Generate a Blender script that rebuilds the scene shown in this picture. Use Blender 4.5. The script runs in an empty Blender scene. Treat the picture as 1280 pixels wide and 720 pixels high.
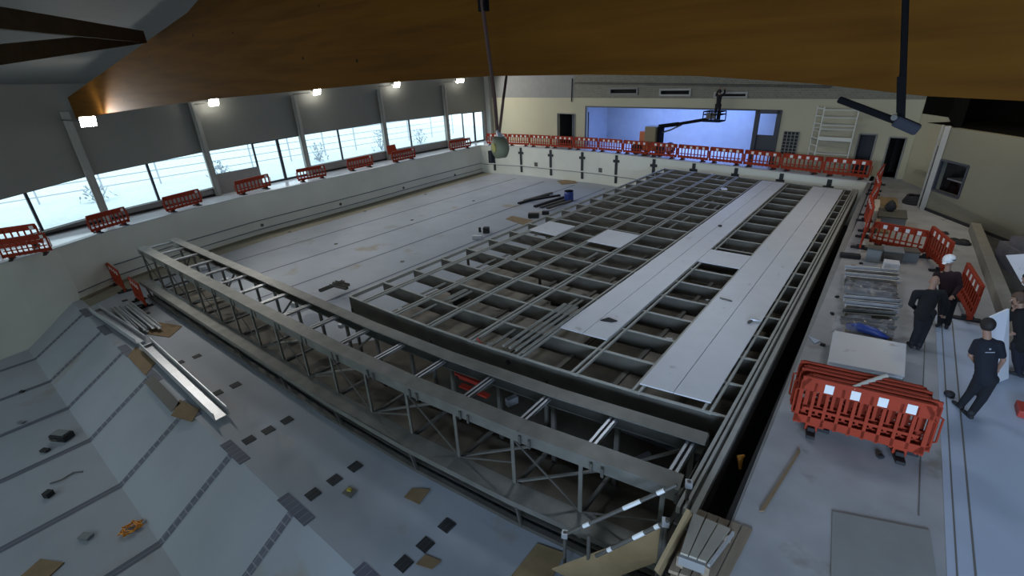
import bpy, bmesh, math, random
from mathutils import Vector, Matrix
random.seed(7)
C = bpy.context.scene.collection
PI = math.pi

# ------------------------------------------------------------------ camera
CAM = Vector((26.05, 0.0, 5.406)); YAW, PIT, ROL, FPX = 0.68509, 0.42518, -0.04842, 595.34
def cam_axes():
    cy, sy = math.cos(YAW), math.sin(YAW); cp, sp = math.cos(PIT), math.sin(PIT)
    fwd = Vector((-sy*cp, cy*cp, -sp)); right = Vector((cy, sy, 0)); up = right.cross(fwd)
    cr, sr = math.cos(ROL), math.sin(ROL)
    return right*cr + up*sr, up*cr - right*sr, fwd
AX = cam_axes()
def at(u, v, val=0.0, ax=2):
    """the world point seen at (u, v) on the plane  axis ax = val"""
    d = AX[0]*((u-640)/FPX) - AX[1]*((v-360)/FPX) + AX[2]
    return CAM + d*((val-CAM[ax])/d[ax])
def on_plane(u, v, a, b):
    """the world point seen at (u, v) on the upright plane through plan points a and b"""
    n = Vector((-(b[1]-a[1]), b[0]-a[0], 0))
    d = AX[0]*((u-640)/FPX) - AX[1]*((v-360)/FPX) + AX[2]
    return CAM + d*((Vector((a[0], a[1], 0))-CAM).dot(n)/d.dot(n))
cd = bpy.data.cameras.new('camera'); cam = bpy.data.objects.new('camera', cd); C.objects.link(cam)
cd.sensor_width = 36; cd.lens = FPX*36/1280; cd.clip_start = 0.05; cd.clip_end = 300
r, u_, f_ = AX
cam.matrix_world = Matrix(((r.x, u_.x, -f_.x, CAM.x), (r.y, u_.y, -f_.y, CAM.y), (r.z, u_.z, -f_.z, CAM.z), (0, 0, 0, 1)))
bpy.context.scene.camera = cam

# ------------------------------------------------------------------ materials
def mat(name, col, rough=.6, metal=0., var=0., scale=3., bump=0., emit=None, estr=1., detail=4., spots=None, alpha=None, spec=None):
    m = bpy.data.materials.new(name); m.use_nodes = True; nt = m.node_tree; b = nt.nodes['Principled BSDF']
    b.inputs['Base Color'].default_value = (*col, 1); b.inputs['Roughness'].default_value = rough; b.inputs['Metallic'].default_value = metal
    if spec is not None: b.inputs['Specular IOR Level'].default_value = spec
    tc = nt.nodes.new('ShaderNodeTexCoord')
    last = None
    if var or bump:
        nz = nt.nodes.new('ShaderNodeTexNoise'); nz.inputs['Scale'].default_value = scale; nz.inputs['Detail'].default_value = detail
        nt.links.new(tc.outputs['Object'], nz.inputs['Vector'])
    if var:
        rp = nt.nodes.new('ShaderNodeValToRGB')
        rp.color_ramp.elements[0].position = .3; rp.color_ramp.elements[1].position = .7
        rp.color_ramp.elements[0].color = (*[c*(1-var) for c in col], 1); rp.color_ramp.elements[1].color = (*[min(1, c*(1+var)) for c in col], 1)
        nt.links.new(nz.outputs['Fac'], rp.inputs['Fac']); last = rp.outputs['Color']
        nt.links.new(last, b.inputs['Base Color'])
    if spots:
        n2 = nt.nodes.new('ShaderNodeTexNoise'); n2.inputs['Scale'].default_value = spots[1]; n2.inputs['Detail'].default_value = 6
        nt.links.new(tc.outputs['Object'], n2.inputs['Vector'])
        r2 = nt.nodes.new('ShaderNodeValToRGB'); r2.color_ramp.elements[0].position = spots[2]; r2.color_ramp.elements[1].position = spots[2]+.1
        nt.links.new(n2.outputs['Fac'], r2.inputs['Fac'])
        mx = nt.nodes.new('ShaderNodeMix'); mx.data_type = 'RGBA'
        nt.links.new(r2.outputs['Color'], mx.inputs['Factor'])
        if last: nt.links.new(last, mx.inputs['A'])
        else: mx.inputs['A'].default_value = (*col, 1)
        mx.inputs['B'].default_value = (*spots[0], 1)
        nt.links.new(mx.outputs['Result'], b.inputs['Base Color'])
    if bump:
        bp = nt.nodes.new('ShaderNodeBump'); bp.inputs['Strength'].default_value = bump; bp.inputs['Distance'].default_value = .02
        nt.links.new(nz.outputs['Fac'], bp.inputs['Height']); nt.links.new(bp.outputs['Normal'], b.inputs['Normal'])
    if emit: b.inputs['Emission Color'].default_value = (*emit, 1); b.inputs['Emission Strength'].default_value = estr
    if alpha is not None: b.inputs['Alpha'].default_value = alpha
    return m
def wood(name, c1, c2, scale=(1, 1, 1), rough=.6, waves=6.):
    m = mat(name, c1, rough); nt = m.node_tree; b = nt.nodes['Principled BSDF']
    tc = nt.nodes.new('ShaderNodeTexCoord'); mp = nt.nodes.new('ShaderNodeMapping'); mp.inputs['Scale'].default_value = scale
    nt.links.new(tc.outputs['Object'], mp.inputs['Vector'])
    nz = nt.nodes.new('ShaderNodeTexNoise'); nz.inputs['Scale'].default_value = waves; nz.inputs['Detail'].default_value = 6; nz.inputs['Distortion'].default_value = .4
    nt.links.new(mp.outputs['Vector'], nz.inputs['Vector'])
    rp = nt.nodes.new('ShaderNodeValToRGB'); rp.color_ramp.elements[0].position = .3; rp.color_ramp.elements[1].position = .7
    rp.color_ramp.elements[0].color = (*c1, 1); rp.color_ramp.elements[1].color = (*c2, 1)
    nt.links.new(nz.outputs['Fac'], rp.inputs['Fac']); nt.links.new(rp.outputs['Color'], b.inputs['Base Color']); b.inputs['Specular IOR Level'].default_value = .12
    return m
def brick(name, c1, c2, mortar, sx, rough=.7):
    m = mat(name, c1, rough); nt = m.node_tree; b = nt.nodes['Principled BSDF']
    tc = nt.nodes.new('ShaderNodeTexCoord'); mp = nt.nodes.new('ShaderNodeMapping'); mp.inputs['Rotation'].default_value = (PI/2, 0, 0)
    br = nt.nodes.new('ShaderNodeTexBrick'); br.inputs['Scale'].default_value = sx
    br.inputs['Color1'].default_value = (*c1, 1); br.inputs['Color2'].default_value = (*c2, 1); br.inputs['Mortar'].default_value = (*mortar, 1)
    br.inputs['Mortar Size'].default_value = .02
    nt.links.new(tc.outputs['Object'], mp.inputs['Vector']); nt.links.new(mp.outputs['Vector'], br.inputs['Vector']); nt.links.new(br.outputs['Color'], b.inputs['Base Color'])
    return m
M = dict(
    tile=mat('pool_tile', (.345, .375, .42), .58, var=.07, scale=.7, spots=((.30, .27, .21), .55, .62)),
    lane=brick('lane_tile', (.105, .115, .15), (.13, .14, .18), (.25, .25, .28), 3.0, .7),
    darktile=brick('dark_tile', (.012, .016, .02), (.02, .025, .03), (.06, .06, .07), 5., .7),
    poolwall=mat('pool_wall_tile', (.70, .71, .63), .5, var=.06, scale=.6, bump=.05),
    rim=mat('rim_tile', (.52, .54, .58), .4, var=.05, scale=2),
    black=mat('flat_black', (.006, .006, .006), .7),  # plain matte black, right pool wall and gap strip
    deckL=mat('window_deck', (.84, .86, .93), .14, var=.06, scale=1.5),
    deck=mat('deck_screed', (.37, .37, .375), .6, var=.16, scale=1.2, bump=.1, spots=((.22, .20, .17), 1.1, .60)),
    cover=mat('deck_cover', (.43, .50, .62), .5, var=.08, scale=1.0, bump=.05),
    lip=mat('gutter_lip', (.24, .24, .235), .6, var=.1, scale=3),
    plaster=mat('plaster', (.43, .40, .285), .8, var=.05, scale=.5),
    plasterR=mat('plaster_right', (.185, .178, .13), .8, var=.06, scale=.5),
    block=brick('blockwork', (.16, .15, .118), (.195, .185, .145), (.25, .24, .19), 2.4, .85),
    panel=mat('grey_wall_panel', (.225, .222, .20), .6, var=.05, scale=.6),
    soffit=mat('soffit', (.20, .20, .19), .7, var=.05),
    sillw=mat('sill_wall', (.30, .29, .28), .7, var=.05),
    column=mat('column_paint', (.34, .335, .31), .6, var=.05),
    glulam=wood('glulam', (.10, .038, .004), (.155, .062, .006), (.25, 1, 3.2), .8, 2.2),
    purlin=wood('purlin_wood', (.10, .065, .032), (.14, .09, .045), (.3, 2, 2), .6, 3),
    ceiling=mat('ceiling_panel', (.13, .135, .135), .8, var=.05),
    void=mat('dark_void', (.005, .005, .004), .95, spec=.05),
    frame=mat('window_frame', (.035, .04, .055), .4),
    dark=mat('dark_opening', (.012, .012, .011), .8),
    steel=mat('galvanised_steel', (.20, .195, .172), .5, .35, var=.18, scale=2.5),
    dsteel=mat('dull_steel', (.115, .108, .094), .6, .3, var=.2, scale=2.),
    alu=mat('aluminium', (.58, .59, .61), .42, .6, var=.08, scale=4),
    joist=mat('joist_metal', (.42, .42, .38), .5, .25, var=.1, scale=3),
    girder=mat('girder_metal', (.14, .13, .108), .6, .2, var=.2, scale=2),
    white=mat('white_panel', (.72, .73, .76), .42, var=.03, scale=2, spots=((.50, .50, .50), 3., .66)),
    orange=mat('barrier_plastic', (.33, .036, .012), .65, spec=.25, var=.08, scale=3),
    reflect=mat('reflector', (.80, .80, .78), .35),
    rubber=mat('black_rubber', (.02, .02, .022), .8),
    ply=wood('plywood', (.26, .19, .10), (.34, .25, .14), (1, 1, 1), .7, 3),
    plank=wood('plank', (.22, .175, .125), (.30, .24, .17), (3, .4, 2), .75, 5),
    card=mat('cardboard', (.24, .165, .09), .85, var=.12, scale=4),
    greycard=mat('grey_sheet', (.16, .155, .14), .8, var=.06, scale=1.5),
    liftorange=mat('lift_paint', (.50, .13, .035), .45),
    tan=mat('lift_cover', (.22, .18, .10), .6),
    blk=mat('black_paint', (.008, .008, .009), .9, spec=.1),
    scaff=mat('scaffold_white', (.58, .58, .52), .45, .1),
    blue=mat('blue_plastic', (.03, .06, .26), .4),
    red=mat('red_paint', (.40, .04, .025), .5),
    film=mat('clear_film', (.45, .46, .50), .18, 0, var=.2, scale=6, bump=.6, alpha=.24),
    olive=mat('olive_paint', (.20, .195, .12), .5),
    strap=mat('lifting_strap', (.09, .045, .035), .8),
    yellow=mat('yellow_paint', (.42, .36, .05), .5),
    orangetape=mat('orange_tape', (.80, .32, .03), .6),
    skin=mat('skin', (.33, .19, .13), .55), hair=mat('dark_hair', (.015, .011, .009), .7),
    navy=mat('navy_cloth', (.006, .008, .016), .85, var=.2, scale=8), blackcloth=mat('black_cloth', (.005, .005, .006), .9, var=.2, scale=8),
    maroon=mat('maroon_cloth', (.022, .006, .008), .9), helmet=mat('helmet', (.78, .78, .78), .3), trouser=mat('dark_trousers', (.009, .010, .014), .9, var=.2, scale=8),
    print_=mat('shirt_print', (.30, .31, .34), .8),
    grass=mat('outside_paving', (.74, .82, .84), .8, var=.1), fence=mat('fence_paint', (.55, .58, .62), .6), bush=mat('shrub_leaf', (.42, .47, .52), .8),
    cream=mat('cream_poly', (.62, .60, .52), .5), greybin=mat('grey_plastic', (.2, .22, .23), .5),
    bluewall=mat('pale_block', (.55, .58, .62), .8, var=.05, scale=2), whitefloor=mat('white_floor', (.8, .8, .8), .5),
)
# knots in the big beam
nt = M['glulam'].node_tree; b_ = nt.nodes['Principled BSDF']; src = b_.inputs['Base Color'].links[0].from_socket
vo = nt.nodes.new('ShaderNodeTexVoronoi'); vo.inputs['Scale'].default_value = 1.7; tc = nt.nodes.new('ShaderNodeTexCoord'); nt.links.new(tc.outputs['Object'], vo.inputs['Vector'])
lt = nt.nodes.new('ShaderNodeMath'); lt.operation = 'LESS_THAN'; lt.inputs[1].default_value = .055; nt.links.new(vo.outputs['Distance'], lt.inputs[0])
mk = nt.nodes.new('ShaderNodeMix'); mk.data_type = 'RGBA'; mk.inputs['B'].default_value = (.03, .014, .004, 1); nt.links.new(lt.outputs[0], mk.inputs['Factor']); nt.links.new(src, mk.inputs['A']); nt.links.new(mk.outputs['Result'], b_.inputs['Base Color'])
# glass: mostly clear with a gloss
gm = bpy.data.materials.new('glass'); gm.use_nodes = True; nt = gm.node_tree; nt.nodes.clear()
o_ = nt.nodes.new('ShaderNodeOutputMaterial'); mx = nt.nodes.new('ShaderNodeMixShader'); tr = nt.nodes.new('ShaderNodeBsdfTransparent'); gl = nt.nodes.new('ShaderNodeBsdfGlossy')
tr.inputs[0].default_value = (.95, .98, 1, 1); gl.inputs['Roughness'].default_value = .05; mx.inputs[0].default_value = .06
nt.links.new(tr.outputs[0], mx.inputs[1]); nt.links.new(gl.outputs[0], mx.inputs[2]); nt.links.new(mx.outputs[0], o_.inputs[0]); M['glass'] = gm
def emis(name, col, s):
    return mat(name, (.8, .8, .8), .5, emit=col, estr=s)
M['lens'] = emis('lamp_lens', (1, .98, .88), 60.)

# ------------------------------------------------------------------ mesh builder
class MB:
    def __init__(s): s.v = []; s.f = []
    def add(s, vs, fs):
        n = len(s.v); s.v += [Vector(p) for p in vs]; s.f += [tuple(i+n for i in f) for f in fs]; return s
    def box(s, c, d, rz=0, R=None):
        hx, hy, hz = d[0]/2, d[1]/2, d[2]/2; R = R or Matrix.Rotation(rz, 3, 'Z'); c = Vector(c)
        vs = [c + R @ Vector((x*hx, y*hy, z*hz)) for z in (-1, 1) for x, y in ((-1, -1), (1, -1), (1, 1), (-1, 1))]
        return s.add(vs, [(3, 2, 1, 0), (4, 5, 6, 7), (0, 1, 5, 4), (1, 2, 6, 5), (2, 3, 7, 6), (3, 0, 4, 7)])
    def bar(s, a, b, w, h, up=(0, 0, 1)):
        """box from a to b, w across and h along up, a and b on its centre line"""
        a = Vector(a); b = Vector(b); d = b-a; L = d.length
        if L < 1e-6: return s
        x = d/L; z = Vector(up); z = z - x*z.dot(x)
        if z.length < 1e-4: z = Vector((1, 0, 0)); z = z-x*z.dot(x)
        z.normalize(); y = z.cross(x)
        R = Matrix((x, y, z)).transposed()
        return s.box((a+b)/2, (L, w, h), R=R)
    def tube(s, pts, r, n=8, cap=True):
        pts = [Vector(p) for p in pts]; base = len(s.v); k = len(pts)
        prev = None
        for i, p in enumerate(pts):
            t = (pts[min(i+1, k-1)]-pts[max(i-1, 0)]).normalized()
            if prev is None: prev = Vector((0, 0, 1)) if abs(t.z) < .9 else Vector((1, 0, 0))
            x = (prev - t*prev.dot(t)).normalized(); y = t.cross(x); prev = x
            rr = r[i] if isinstance(r, (list, tuple)) else r
            for j in range(n):
                a = 2*PI*j/n; s.v.append(p + x*(rr*math.cos(a)) + y*(rr*math.sin(a)))
        for i in range(k-1):
            for j in range(n):
                s.f.append((base+i*n+j, base+i*n+(j+1) % n, base+(i+1)*n+(j+1) % n, base+(i+1)*n+j))
        if cap: s.f.append(tuple(base+j for j in range(n))[::-1]); s.f.append(tuple(base+(k-1)*n+j for j in range(n)))
        return s
    def prism(s, poly, h, up=(0, 0, 1)):
        n = len(poly); poly = [Vector(p) for p in poly]; u = Vector(up)*h
        return s.add(poly+[p+u for p in poly], [tuple(range(n))[::-1], tuple(range(n, 2*n))]+[(i, (i+1) % n, n+(i+1) % n, n+i) for i in range(n)])
    def quad(s, *p): return s.add(p, [tuple(range(len(p)))])
    def lathe(s, prof, c=(0, 0, 0), n=20, axis=2, cap=True):
        base = len(s.v); c = Vector(c)
        for (r_, z) in prof:
            for j in range(n):
                a = 2*PI*j/n; p = [r_*math.cos(a), r_*math.sin(a), z]
                if axis == 1: p = [p[0], p[2], -p[1]]
                if axis == 0: p = [p[2], p[0], p[1]]
                s.v.append(c+Vector(p))
        for i in range(len(prof)-1):
            for j in range(n): s.f.append((base+i*n+j, base+i*n+(j+1) % n, base+(i+1)*n+(j+1) % n, base+(i+1)*n+j))
        if cap: s.f.append(tuple(base+j for j in range(n))[::-1]); s.f.append(tuple(base+(len(prof)-1)*n+j for j in range(n)))
        return s
    def channel(s, a, b, w, h, t=.012, up=(0, 0, 1)):
        """open U section lying along a-b, open side up"""
        a = Vector(a); b = Vector(b); x = (b-a).normalized(); z = Vector(up); z = (z-x*z.dot(x)).normalized(); y = z.cross(x)
        s.bar(a+z*(t/2), b+z*(t/2), w, t, z); s.bar(a+y*(w/2-t/2)+z*(h/2), b+y*(w/2-t/2)+z*(h/2), t, h, z); return s.bar(a-y*(w/2-t/2)+z*(h/2), b-y*(w/2-t/2)+z*(h/2), t, h, z)
    def build(s, name, m, parent=None, smooth=False, bevel=0, local=False):
        me = bpy.data.meshes.new(name); off = Vector((0, 0, 0))
        if parent is not None and not local:
            p = parent
            while p is not None: off += p.location; p = p.parent
        me.from_pydata([v-off for v in s.v], [], s.f); me.materials.append(m if not isinstance(m, str) else M[m])
        bm = bmesh.new(); bm.from_mesh(me); bmesh.ops.recalc_face_normals(bm, faces=bm.faces); bm.to_mesh(me); bm.free()
        if smooth: me.polygons.foreach_set('use_smooth', [True]*len(me.polygons))
        o = bpy.data.objects.new(name, me); C.objects.link(o)
        if parent is not None: o.parent = parent
        if bevel:
            b = o.modifiers.new('bevel', 'BEVEL'); b.width = bevel; b.segments = 2; b.limit_method = 'ANGLE'
        return o
def tag(o, label, cat, group=None):
    o['label'] = label; o['category'] = cat
    if group: o['group'] = group
    return o
def thing(name, label, cat, loc=(0, 0, 0), rz=0, group=None):
    o = bpy.data.objects.new(name, None); C.objects.link(o); o.location = loc; o.rotation_euler = (0, 0, rz); o.empty_display_size = .1
    return tag(o, label, cat, group)
def struct(name, mb, m, parent=None, **k):
    o = mb.build(name, m, parent, **k); o['kind'] = 'structure'; return o
def stuff(name, mb, m, label, cat, parent=None, **k):
    o = mb.build(name, m, parent, **k); o['kind'] = 'stuff'
    return tag(o, label, cat)
def copy_tree(o, parent=None):
    c = o.copy(); C.objects.link(c)
    if parent is not None: c.parent = parent
    for ch in list(o.children): copy_tree(ch, c)
    return c
def lerp(a, b, t): return a+(b-a)*t
def poly_at(pts, key, i=1, j=0):
    """piecewise linear value of coordinate j for coordinate i = key"""
    pts = sorted(pts, key=lambda p: p[i])
    for a, b in zip(pts, pts[1:]):
        if key <= b[i] or b is pts[-1]: return lerp(a[j], b[j], (key-a[i])/(b[i]-a[i]))

# ------------------------------------------------------------------ the setting: pool tank
ZF, ZD = -2.2, -3.3
RIML = [(2.6, -3.0), (1.75, 1.2), (1.3, 2.7), (.45, 4.25), (-.35, 7.3), (-.85, 10.9), (-.98, 18.1), (-1.25, 24.), (-1.35, 30.3)]
RIMF = [(-1.35, 30.3), (2.3, 30.85), (9.5, 30.7), (13.9, 29.95), (18.8, 29.1), (21.3, 28.5), (23.7, 27.9), (25.35, 27.6)]
XR = 25.33
mb = MB(); mb.prism([(-2, 2.4, ZF), (XR, 2.4, ZF), (XR, 27.6, ZF), (24, 30.9, ZF), (-2, 31.2, ZF)], -.2); struct('floor_pool_shallow', mb, 'tile')
mb = MB(); mb.add([(-1, 2.4, ZF), (XR, 2.4, ZF), (XR, .62, ZD), (-1, .62, ZD), (-1, 2.4, ZF-.2), (XR, 2.4, ZF-.2), (XR, .62, ZD-.2), (-1, .62, ZD-.2)], [(0, 1, 2, 3), (4, 5, 6, 7), (0, 1, 5, 4), (3, 2, 6, 7), (1, 2, 6, 5), (0, 3, 7, 4)]); struct('floor_pool_slope', mb, 'tile')
mb = MB(); mb.prism([(-1, -9, ZD), (XR, -9, ZD), (XR, .62, ZD), (-1, .62, ZD)], -.2); struct('floor_pool_deep', mb, 'tile')
mb = MB()
for (a, b) in zip(RIML, RIML[1:]): mb.add([(*a, 0), (*b, 0), (*b, -3.6), (*a, -3.6), (a[0]-.25, a[1], 0), (b[0]-.25, b[1], 0), (b[0]-.25, b[1], -3.6), (a[0]-.25, a[1], -3.6)], [(0, 1, 2, 3), (4, 5, 6, 7), (0, 1, 5, 4)])
struct('wall_pool_left', mb, 'poolwall')
mb = MB()
for (a, b) in zip(RIMF, RIMF[1:]): mb.add([(*a, 0), (*b, 0), (*b, -2.4), (*a, -2.4), (a[0], a[1]+.25, 0), (b[0], b[1]+.25, 0), (b[0], b[1]+.25, -2.4), (a[0], a[1]+.25, -2.4)], [(0, 1, 2, 3), (4, 5, 6, 7), (0, 1, 5, 4)])
struct('wall_pool_far', mb, 'poolwall')
mb = MB(); mb.box((XR+.12, 9.3, -1.9), (.24, 36.6, 3.76)); struct('wall_pool_right', mb, 'black')
mb = MB(); mb.box((25.0, 16, ZF+.01), (.68, 24, .02)); struct('trim_gap_shade', mb, 'black')  # added black strip; shade at the foot of the gap put into its colour
mb = MB(); mb.box((12, -9.1, -1.8), (28, .2, 3.6)); struct('wall_pool_near', mb, 'poolwall')
# rim nosing and dark lines along the pool walls
mb = MB()
for (a, b) in zip(RIML, RIML[1:]): mb.bar((a[0]-.14, a[1], .006), (b[0]-.14, b[1], .006), .3, .03)
struct('trim_rim_left', mb, 'rim')
mb = MB()
for (a, b) in zip(RIMF, RIMF[1:]): mb.bar((a[0], a[1]+.13, .006), (b[0], b[1]+.13, .006), .3, .03)
struct('trim_rim_far', mb, 'rim')
mb = MB()
for (a, b) in zip(RIML[3:], RIML[4:]): mb.bar((a[0]+.02, a[1], -1.42), (b[0]+.02, b[1], -1.42), .04, .035)
for (a, b) in zip(RIML[2:], RIML[3:]): mb.bar((a[0]+.02, a[1], -1.9), (b[0]+.02, b[1], -1.9), .04, .03)
struct('trim_wall_line_left', mb, 'lane')
mb = MB()
for (a, b) in zip(RIMF[:4], RIMF[1:5]): mb.bar((a[0], a[1]-.02, -1.5), (b[0], b[1]-.02, -1.5), .04, .03)
struct('trim_wall_line_far', mb, 'lane')
# cove at the foot of the left wall
mb = MB()
for (a, b) in zip(RIML[2:], RIML[3:]): mb.bar((a[0]+.12, a[1], ZF+.02), (b[0]+.12, b[1], ZF+.02), .22, .05)
struct('trim_cove_left', mb, mat('cove_tile', (.20, .17, .11), .6))
mb = MB()
for (a, b) in zip(RIML[2:], RIML[3:]):
    if b[1] > 2.5: mb.quad((a[0]+.1, max(2.4, a[1]), ZF+.004), (a[0]+1.25, max(2.4, a[1]), ZF+.004), (b[0]+1.25, b[1], ZF+.004), (b[0]+.1, b[1], ZF+.004))
struct('trim_floor_edge_left', mb, mat('edge_tile', (.27, .25, .185), .6, var=.08))
# lane lines over shallow floor, slope and deep floor; T ends and square marks
LX = [.7, 3.1, 5.5, 7.9, 10.3, 13.0, 15.65, 18.3, 20.85]
lanes_far = [(1.2, 4.9, 8.0)]
def floor_z(y): return ZF if y >= 2.4 else (ZD if y <= .62 else lerp(ZD, ZF, (y-.62)/(2.4-.62)))
def ribbon(mb, x0, y0, x1, y1, w, lift=.006):
    d = Vector((x1-x0, y1-y0, 0)).normalized(); n = Vector((-d.y, d.x, 0))*(w/2)
    a = Vector((x0, y0, floor_z(y0)+lift)); b = Vector((x1, y1, floor_z(y1)+lift))
    mb.quad(a+n, b+n, b-n, a-n)
DX = [(2.2, -3), (4.0, -3), (6.2, -3.), (8.3, -3), (10.7, -3), (13.2, -4), (15.9, -5), (18.5, -5), (21, -5)]
for i, x in enumerate(LX):
    mb = MB(); w = .20
    ribbon(mb, x, 2.4, x, .62, w); ribbon(mb, x, .62, x, -6, w)
    mb.box((x, 2.46, ZF+.003), (1.02, .24, .012)) if i > 0 else ribbon(mb, x, 2.4, x, 2.7, .2)
    struct('trim_lane_line', mb, 'lane')
for i, (xa, xb) in enumerate([(2.35, 2.8), (5.0, 5.5), (7.65, 8.15), (10.2, 10.6)]):
    mb = MB(); ribbon(mb, xa, 6.8, xb, 29.6, .10); struct('trim_lane_line', mb, 'lane')
for (x, y, s) in [(15.52, 2.84, .25), (15.57, 3.28, .25), (15.6, 3.74, .25), (18.25, 2.86, .25), (18.28, 3.34, .25), (18.32, 3.82, .25), (20.93, 2.97, .25), (20.96, 3.44, .25), (20.99, 3.95, .25),
                  (12.93, 3.67, .25), (12.9, 3.2, .25), (10.3, 3.66, .22), (10.25, 3.2, .22), (7.9, 3.7, .2), (5.3, 3.8, .2), (4.2, 3.9, .2), (3.1, 3.7, .18)]:
    mb = MB(); mb.box((x, y, ZF+.004), (s, s, .014)); struct('trim_floor_tile', mb, 'darktile')
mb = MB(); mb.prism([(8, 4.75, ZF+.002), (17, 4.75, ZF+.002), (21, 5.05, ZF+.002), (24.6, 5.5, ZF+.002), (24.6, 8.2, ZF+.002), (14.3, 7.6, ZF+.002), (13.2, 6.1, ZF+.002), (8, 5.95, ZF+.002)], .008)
struct('floor_dirt_shade', mb, mat('floor_dirt_shade', (.15, .13, .10), .85, var=.3, scale=1.4))  # added sheet; the floor's shade and dirt put into its brown
# lane targets on the far pool wall
def rimy(x): return poly_at(RIMF, x, 0, 1)
for i, u in enumerate([617, 651, 688.3, 728, 771, 818, 868, 921, 978, 1038]):
    v0 = [184, 186, 188, 191.5, 195, 199, 204, 209, 215.5, 223][i]
    p = at(u, v0, 30, 1); 
    for _ in range(4): p = at(u, v0, rimy(p.x), 1)
    y = rimy(p.x)-.02; mb = MB()
    mb.box((p.x, y, -.72), (.20, .04, 1.32)); mb.box((p.x, y-.004, -.46), (.48, .04, .18)); mb.box((p.x+.02, y, -1.72), (.2, .045, .5))
    struct('trim_lane_target', mb, 'darktile')
for (u, v) in [(668, 206), (750, 213)]:
    p = at(u, v, 30.6, 1); mb = MB(); mb.box((p.x, rimy(p.x)-.01, p.z), (.3, .03, .3)); struct('trim_wall_inlet', mb, 'dsteel')
for (u, v) in [(326, 281), (425, 255), (506, 235), (572, 219)]:
    p = at(u, v, -1., 0); x = poly_at(RIML, p.y); mb = MB(); mb.lathe([(.09, 0), (.09, .03)], (x-.01, p.y, max(p.z, -2.05)), 12, axis=0); struct('trim_wall_inlet', mb, 'dsteel')
for (u, v) in [(362, 290), (420, 305), (456, 264), (503, 327), (515, 275), (592, 251), (532, 243)]:
    p = at(u, v, ZF); mb = MB(); mb.lathe([(.1, .0), (.1, .015)], p, 12); struct('trim_floor_inlet', mb, 'dsteel')

# ------------------------------------------------------------------ decks
GX = [(25.40, -9.), (25.40, 5), (25.33, 10.7), (25.27, 14.5), (25.2, 20.5), (25.17, 27.6)]
mb = MB()
for (a, b) in zip(GX, GX[1:]): mb.prism([(a[0], a[1], -.22), (a[0]+.17, a[1], -.22), (b[0]+.17, b[1], -.22), (b[0], b[1], -.22)], .21)
struct('trim_gutter_lip', mb, 'lip')
mb = MB(); mb.prism([(25.5, -9, -.25), (34, -9, -.25), (34, 31.5, -.25), (25.4, 31.5, -.25), (25.4, 10, -.25)], .25); struct('floor_deck_right', mb, 'deck')
mb = MB(); mb.prism([(27.62, -9, 0), (34, -9, 0), (34, 9.5, 0), (28.5, 13, 0), (27.5, 13.3, 0)], .006); struct('floor_cover_right', mb, 'cover')
mb = MB(); mb.prism([(25.2, 27.85, -.25), (27.5, 27.85, -.25), (27.5, 31.5, -.25), (25.2, 31.5, -.25)], .249); struct('floor_deck_corner', mb, 'deck')
mb = MB(); mb.prism([(a[0], a[1]+.1, -.25) for a in RIMF]+[(25.35, 35, -.25), (-4, 35, -.25), (-4, 30.3, -.25)], .249); struct('floor_deck_far', mb, 'deckL')
WALLL = [(-.75, -9), (-1.0, 1.0), (-1.9, 5.05), (-2.7, 10.2), (-3.15, 15.9), (-3.2, 22.2), (-3.1, 28.3), (-3.0, 33.55)]
mb = MB(); mb.prism([(a[0]-.1, a[1], -.25) for a in RIML]+[(a[0]-.3, a[1], -.25) for a in WALLL[::-1]], .25); struct('floor_deck_left', mb, 'deckL')
# drain channel grooves in the right deck
for (x0, y0, x1, y1, w) in [(27.66, -2., 27.60, 13.0, .018), (27.80, -2., 27.78, 13.1, .022), (27.28, 6.5, 27.32, 11.8, .012)]:
    mb = MB(); mb.bar((x0, y0, .006), (x1, y1, .006), w, .006); struct('trim_drain_groove', mb, 'greycard')
p = [at(u, v) for u, v in ((1040, 640), (1162, 664), (1172, 735), (1038, 735))]
tag(MB().prism([(q.x, q.y, .004) for q in p], .014).build('floor_board', mat('board_face', (.27, .27, .255), .7, var=.06), bevel=.003), 'grey brown board lying flat on the deck at the bottom of the photo', 'board')
p = [at(u, v) for u, v in ((999, 562), (1000, 566), (955, 640), (949, 640))]
tag(MB().prism([(q.x, q.y, .004) for q in p], .02).build('floor_strip', 'card'), 'narrow dirty metal strip lying beside the gutter edge', 'strip')

# ------------------------------------------------------------------ left window wall
def bay_pt(u, v, k, off=0.):
    return on_plane(u, v, WALLL[k], WALLL[k+1])
def clampz(p, z): return Vector((p.x, p.y, z))
HEAD = [(-9, 1.5), (1, 1.65), (5.05, 2.06), (10.2, 2.32), (15.9, 2.45), (22.2, 2.55), (28.3, 2.52), (33.55, 2.45)]
SILL = [(-9, .0), (1, .1), (5.05, .32), (10.2, .42), (15.9, .50), (22.2, .60), (28.3, .58), (33.55, .55)]
def hz(y): return poly_at(HEAD, y, 0, 1)
def sz(y): return poly_at(SILL, y, 0, 1)
def wallseg(mb, a, b, za0, za1, zb0, zb1, t=.2):
    """wall piece between plan points a and b, a from za0 to za1, b from zb0 to zb1, thickness to the outside"""
    d = Vector((b[0]-a[0], b[1]-a[1], 0)).normalized(); n = Vector((-d.y, d.x, 0))*t
    A = [Vector((*a, za0)), Vector((*b, zb0)), Vector((*b, zb1)), Vector((*a, za1))]
    mb.add(A+[q+n for q in A], [(0, 1, 2, 3), (4, 5, 6, 7), (0, 1, 5, 4), (1, 2, 6, 5), (2, 3, 7, 6), (3, 0, 4, 7)])
def plan(k, t): a, b = WALLL[k], WALLL[k+1]; return (lerp(a[0], b[0], t), lerp(a[1], b[1], t))
ZT = 6.0
mb = MB()
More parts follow.
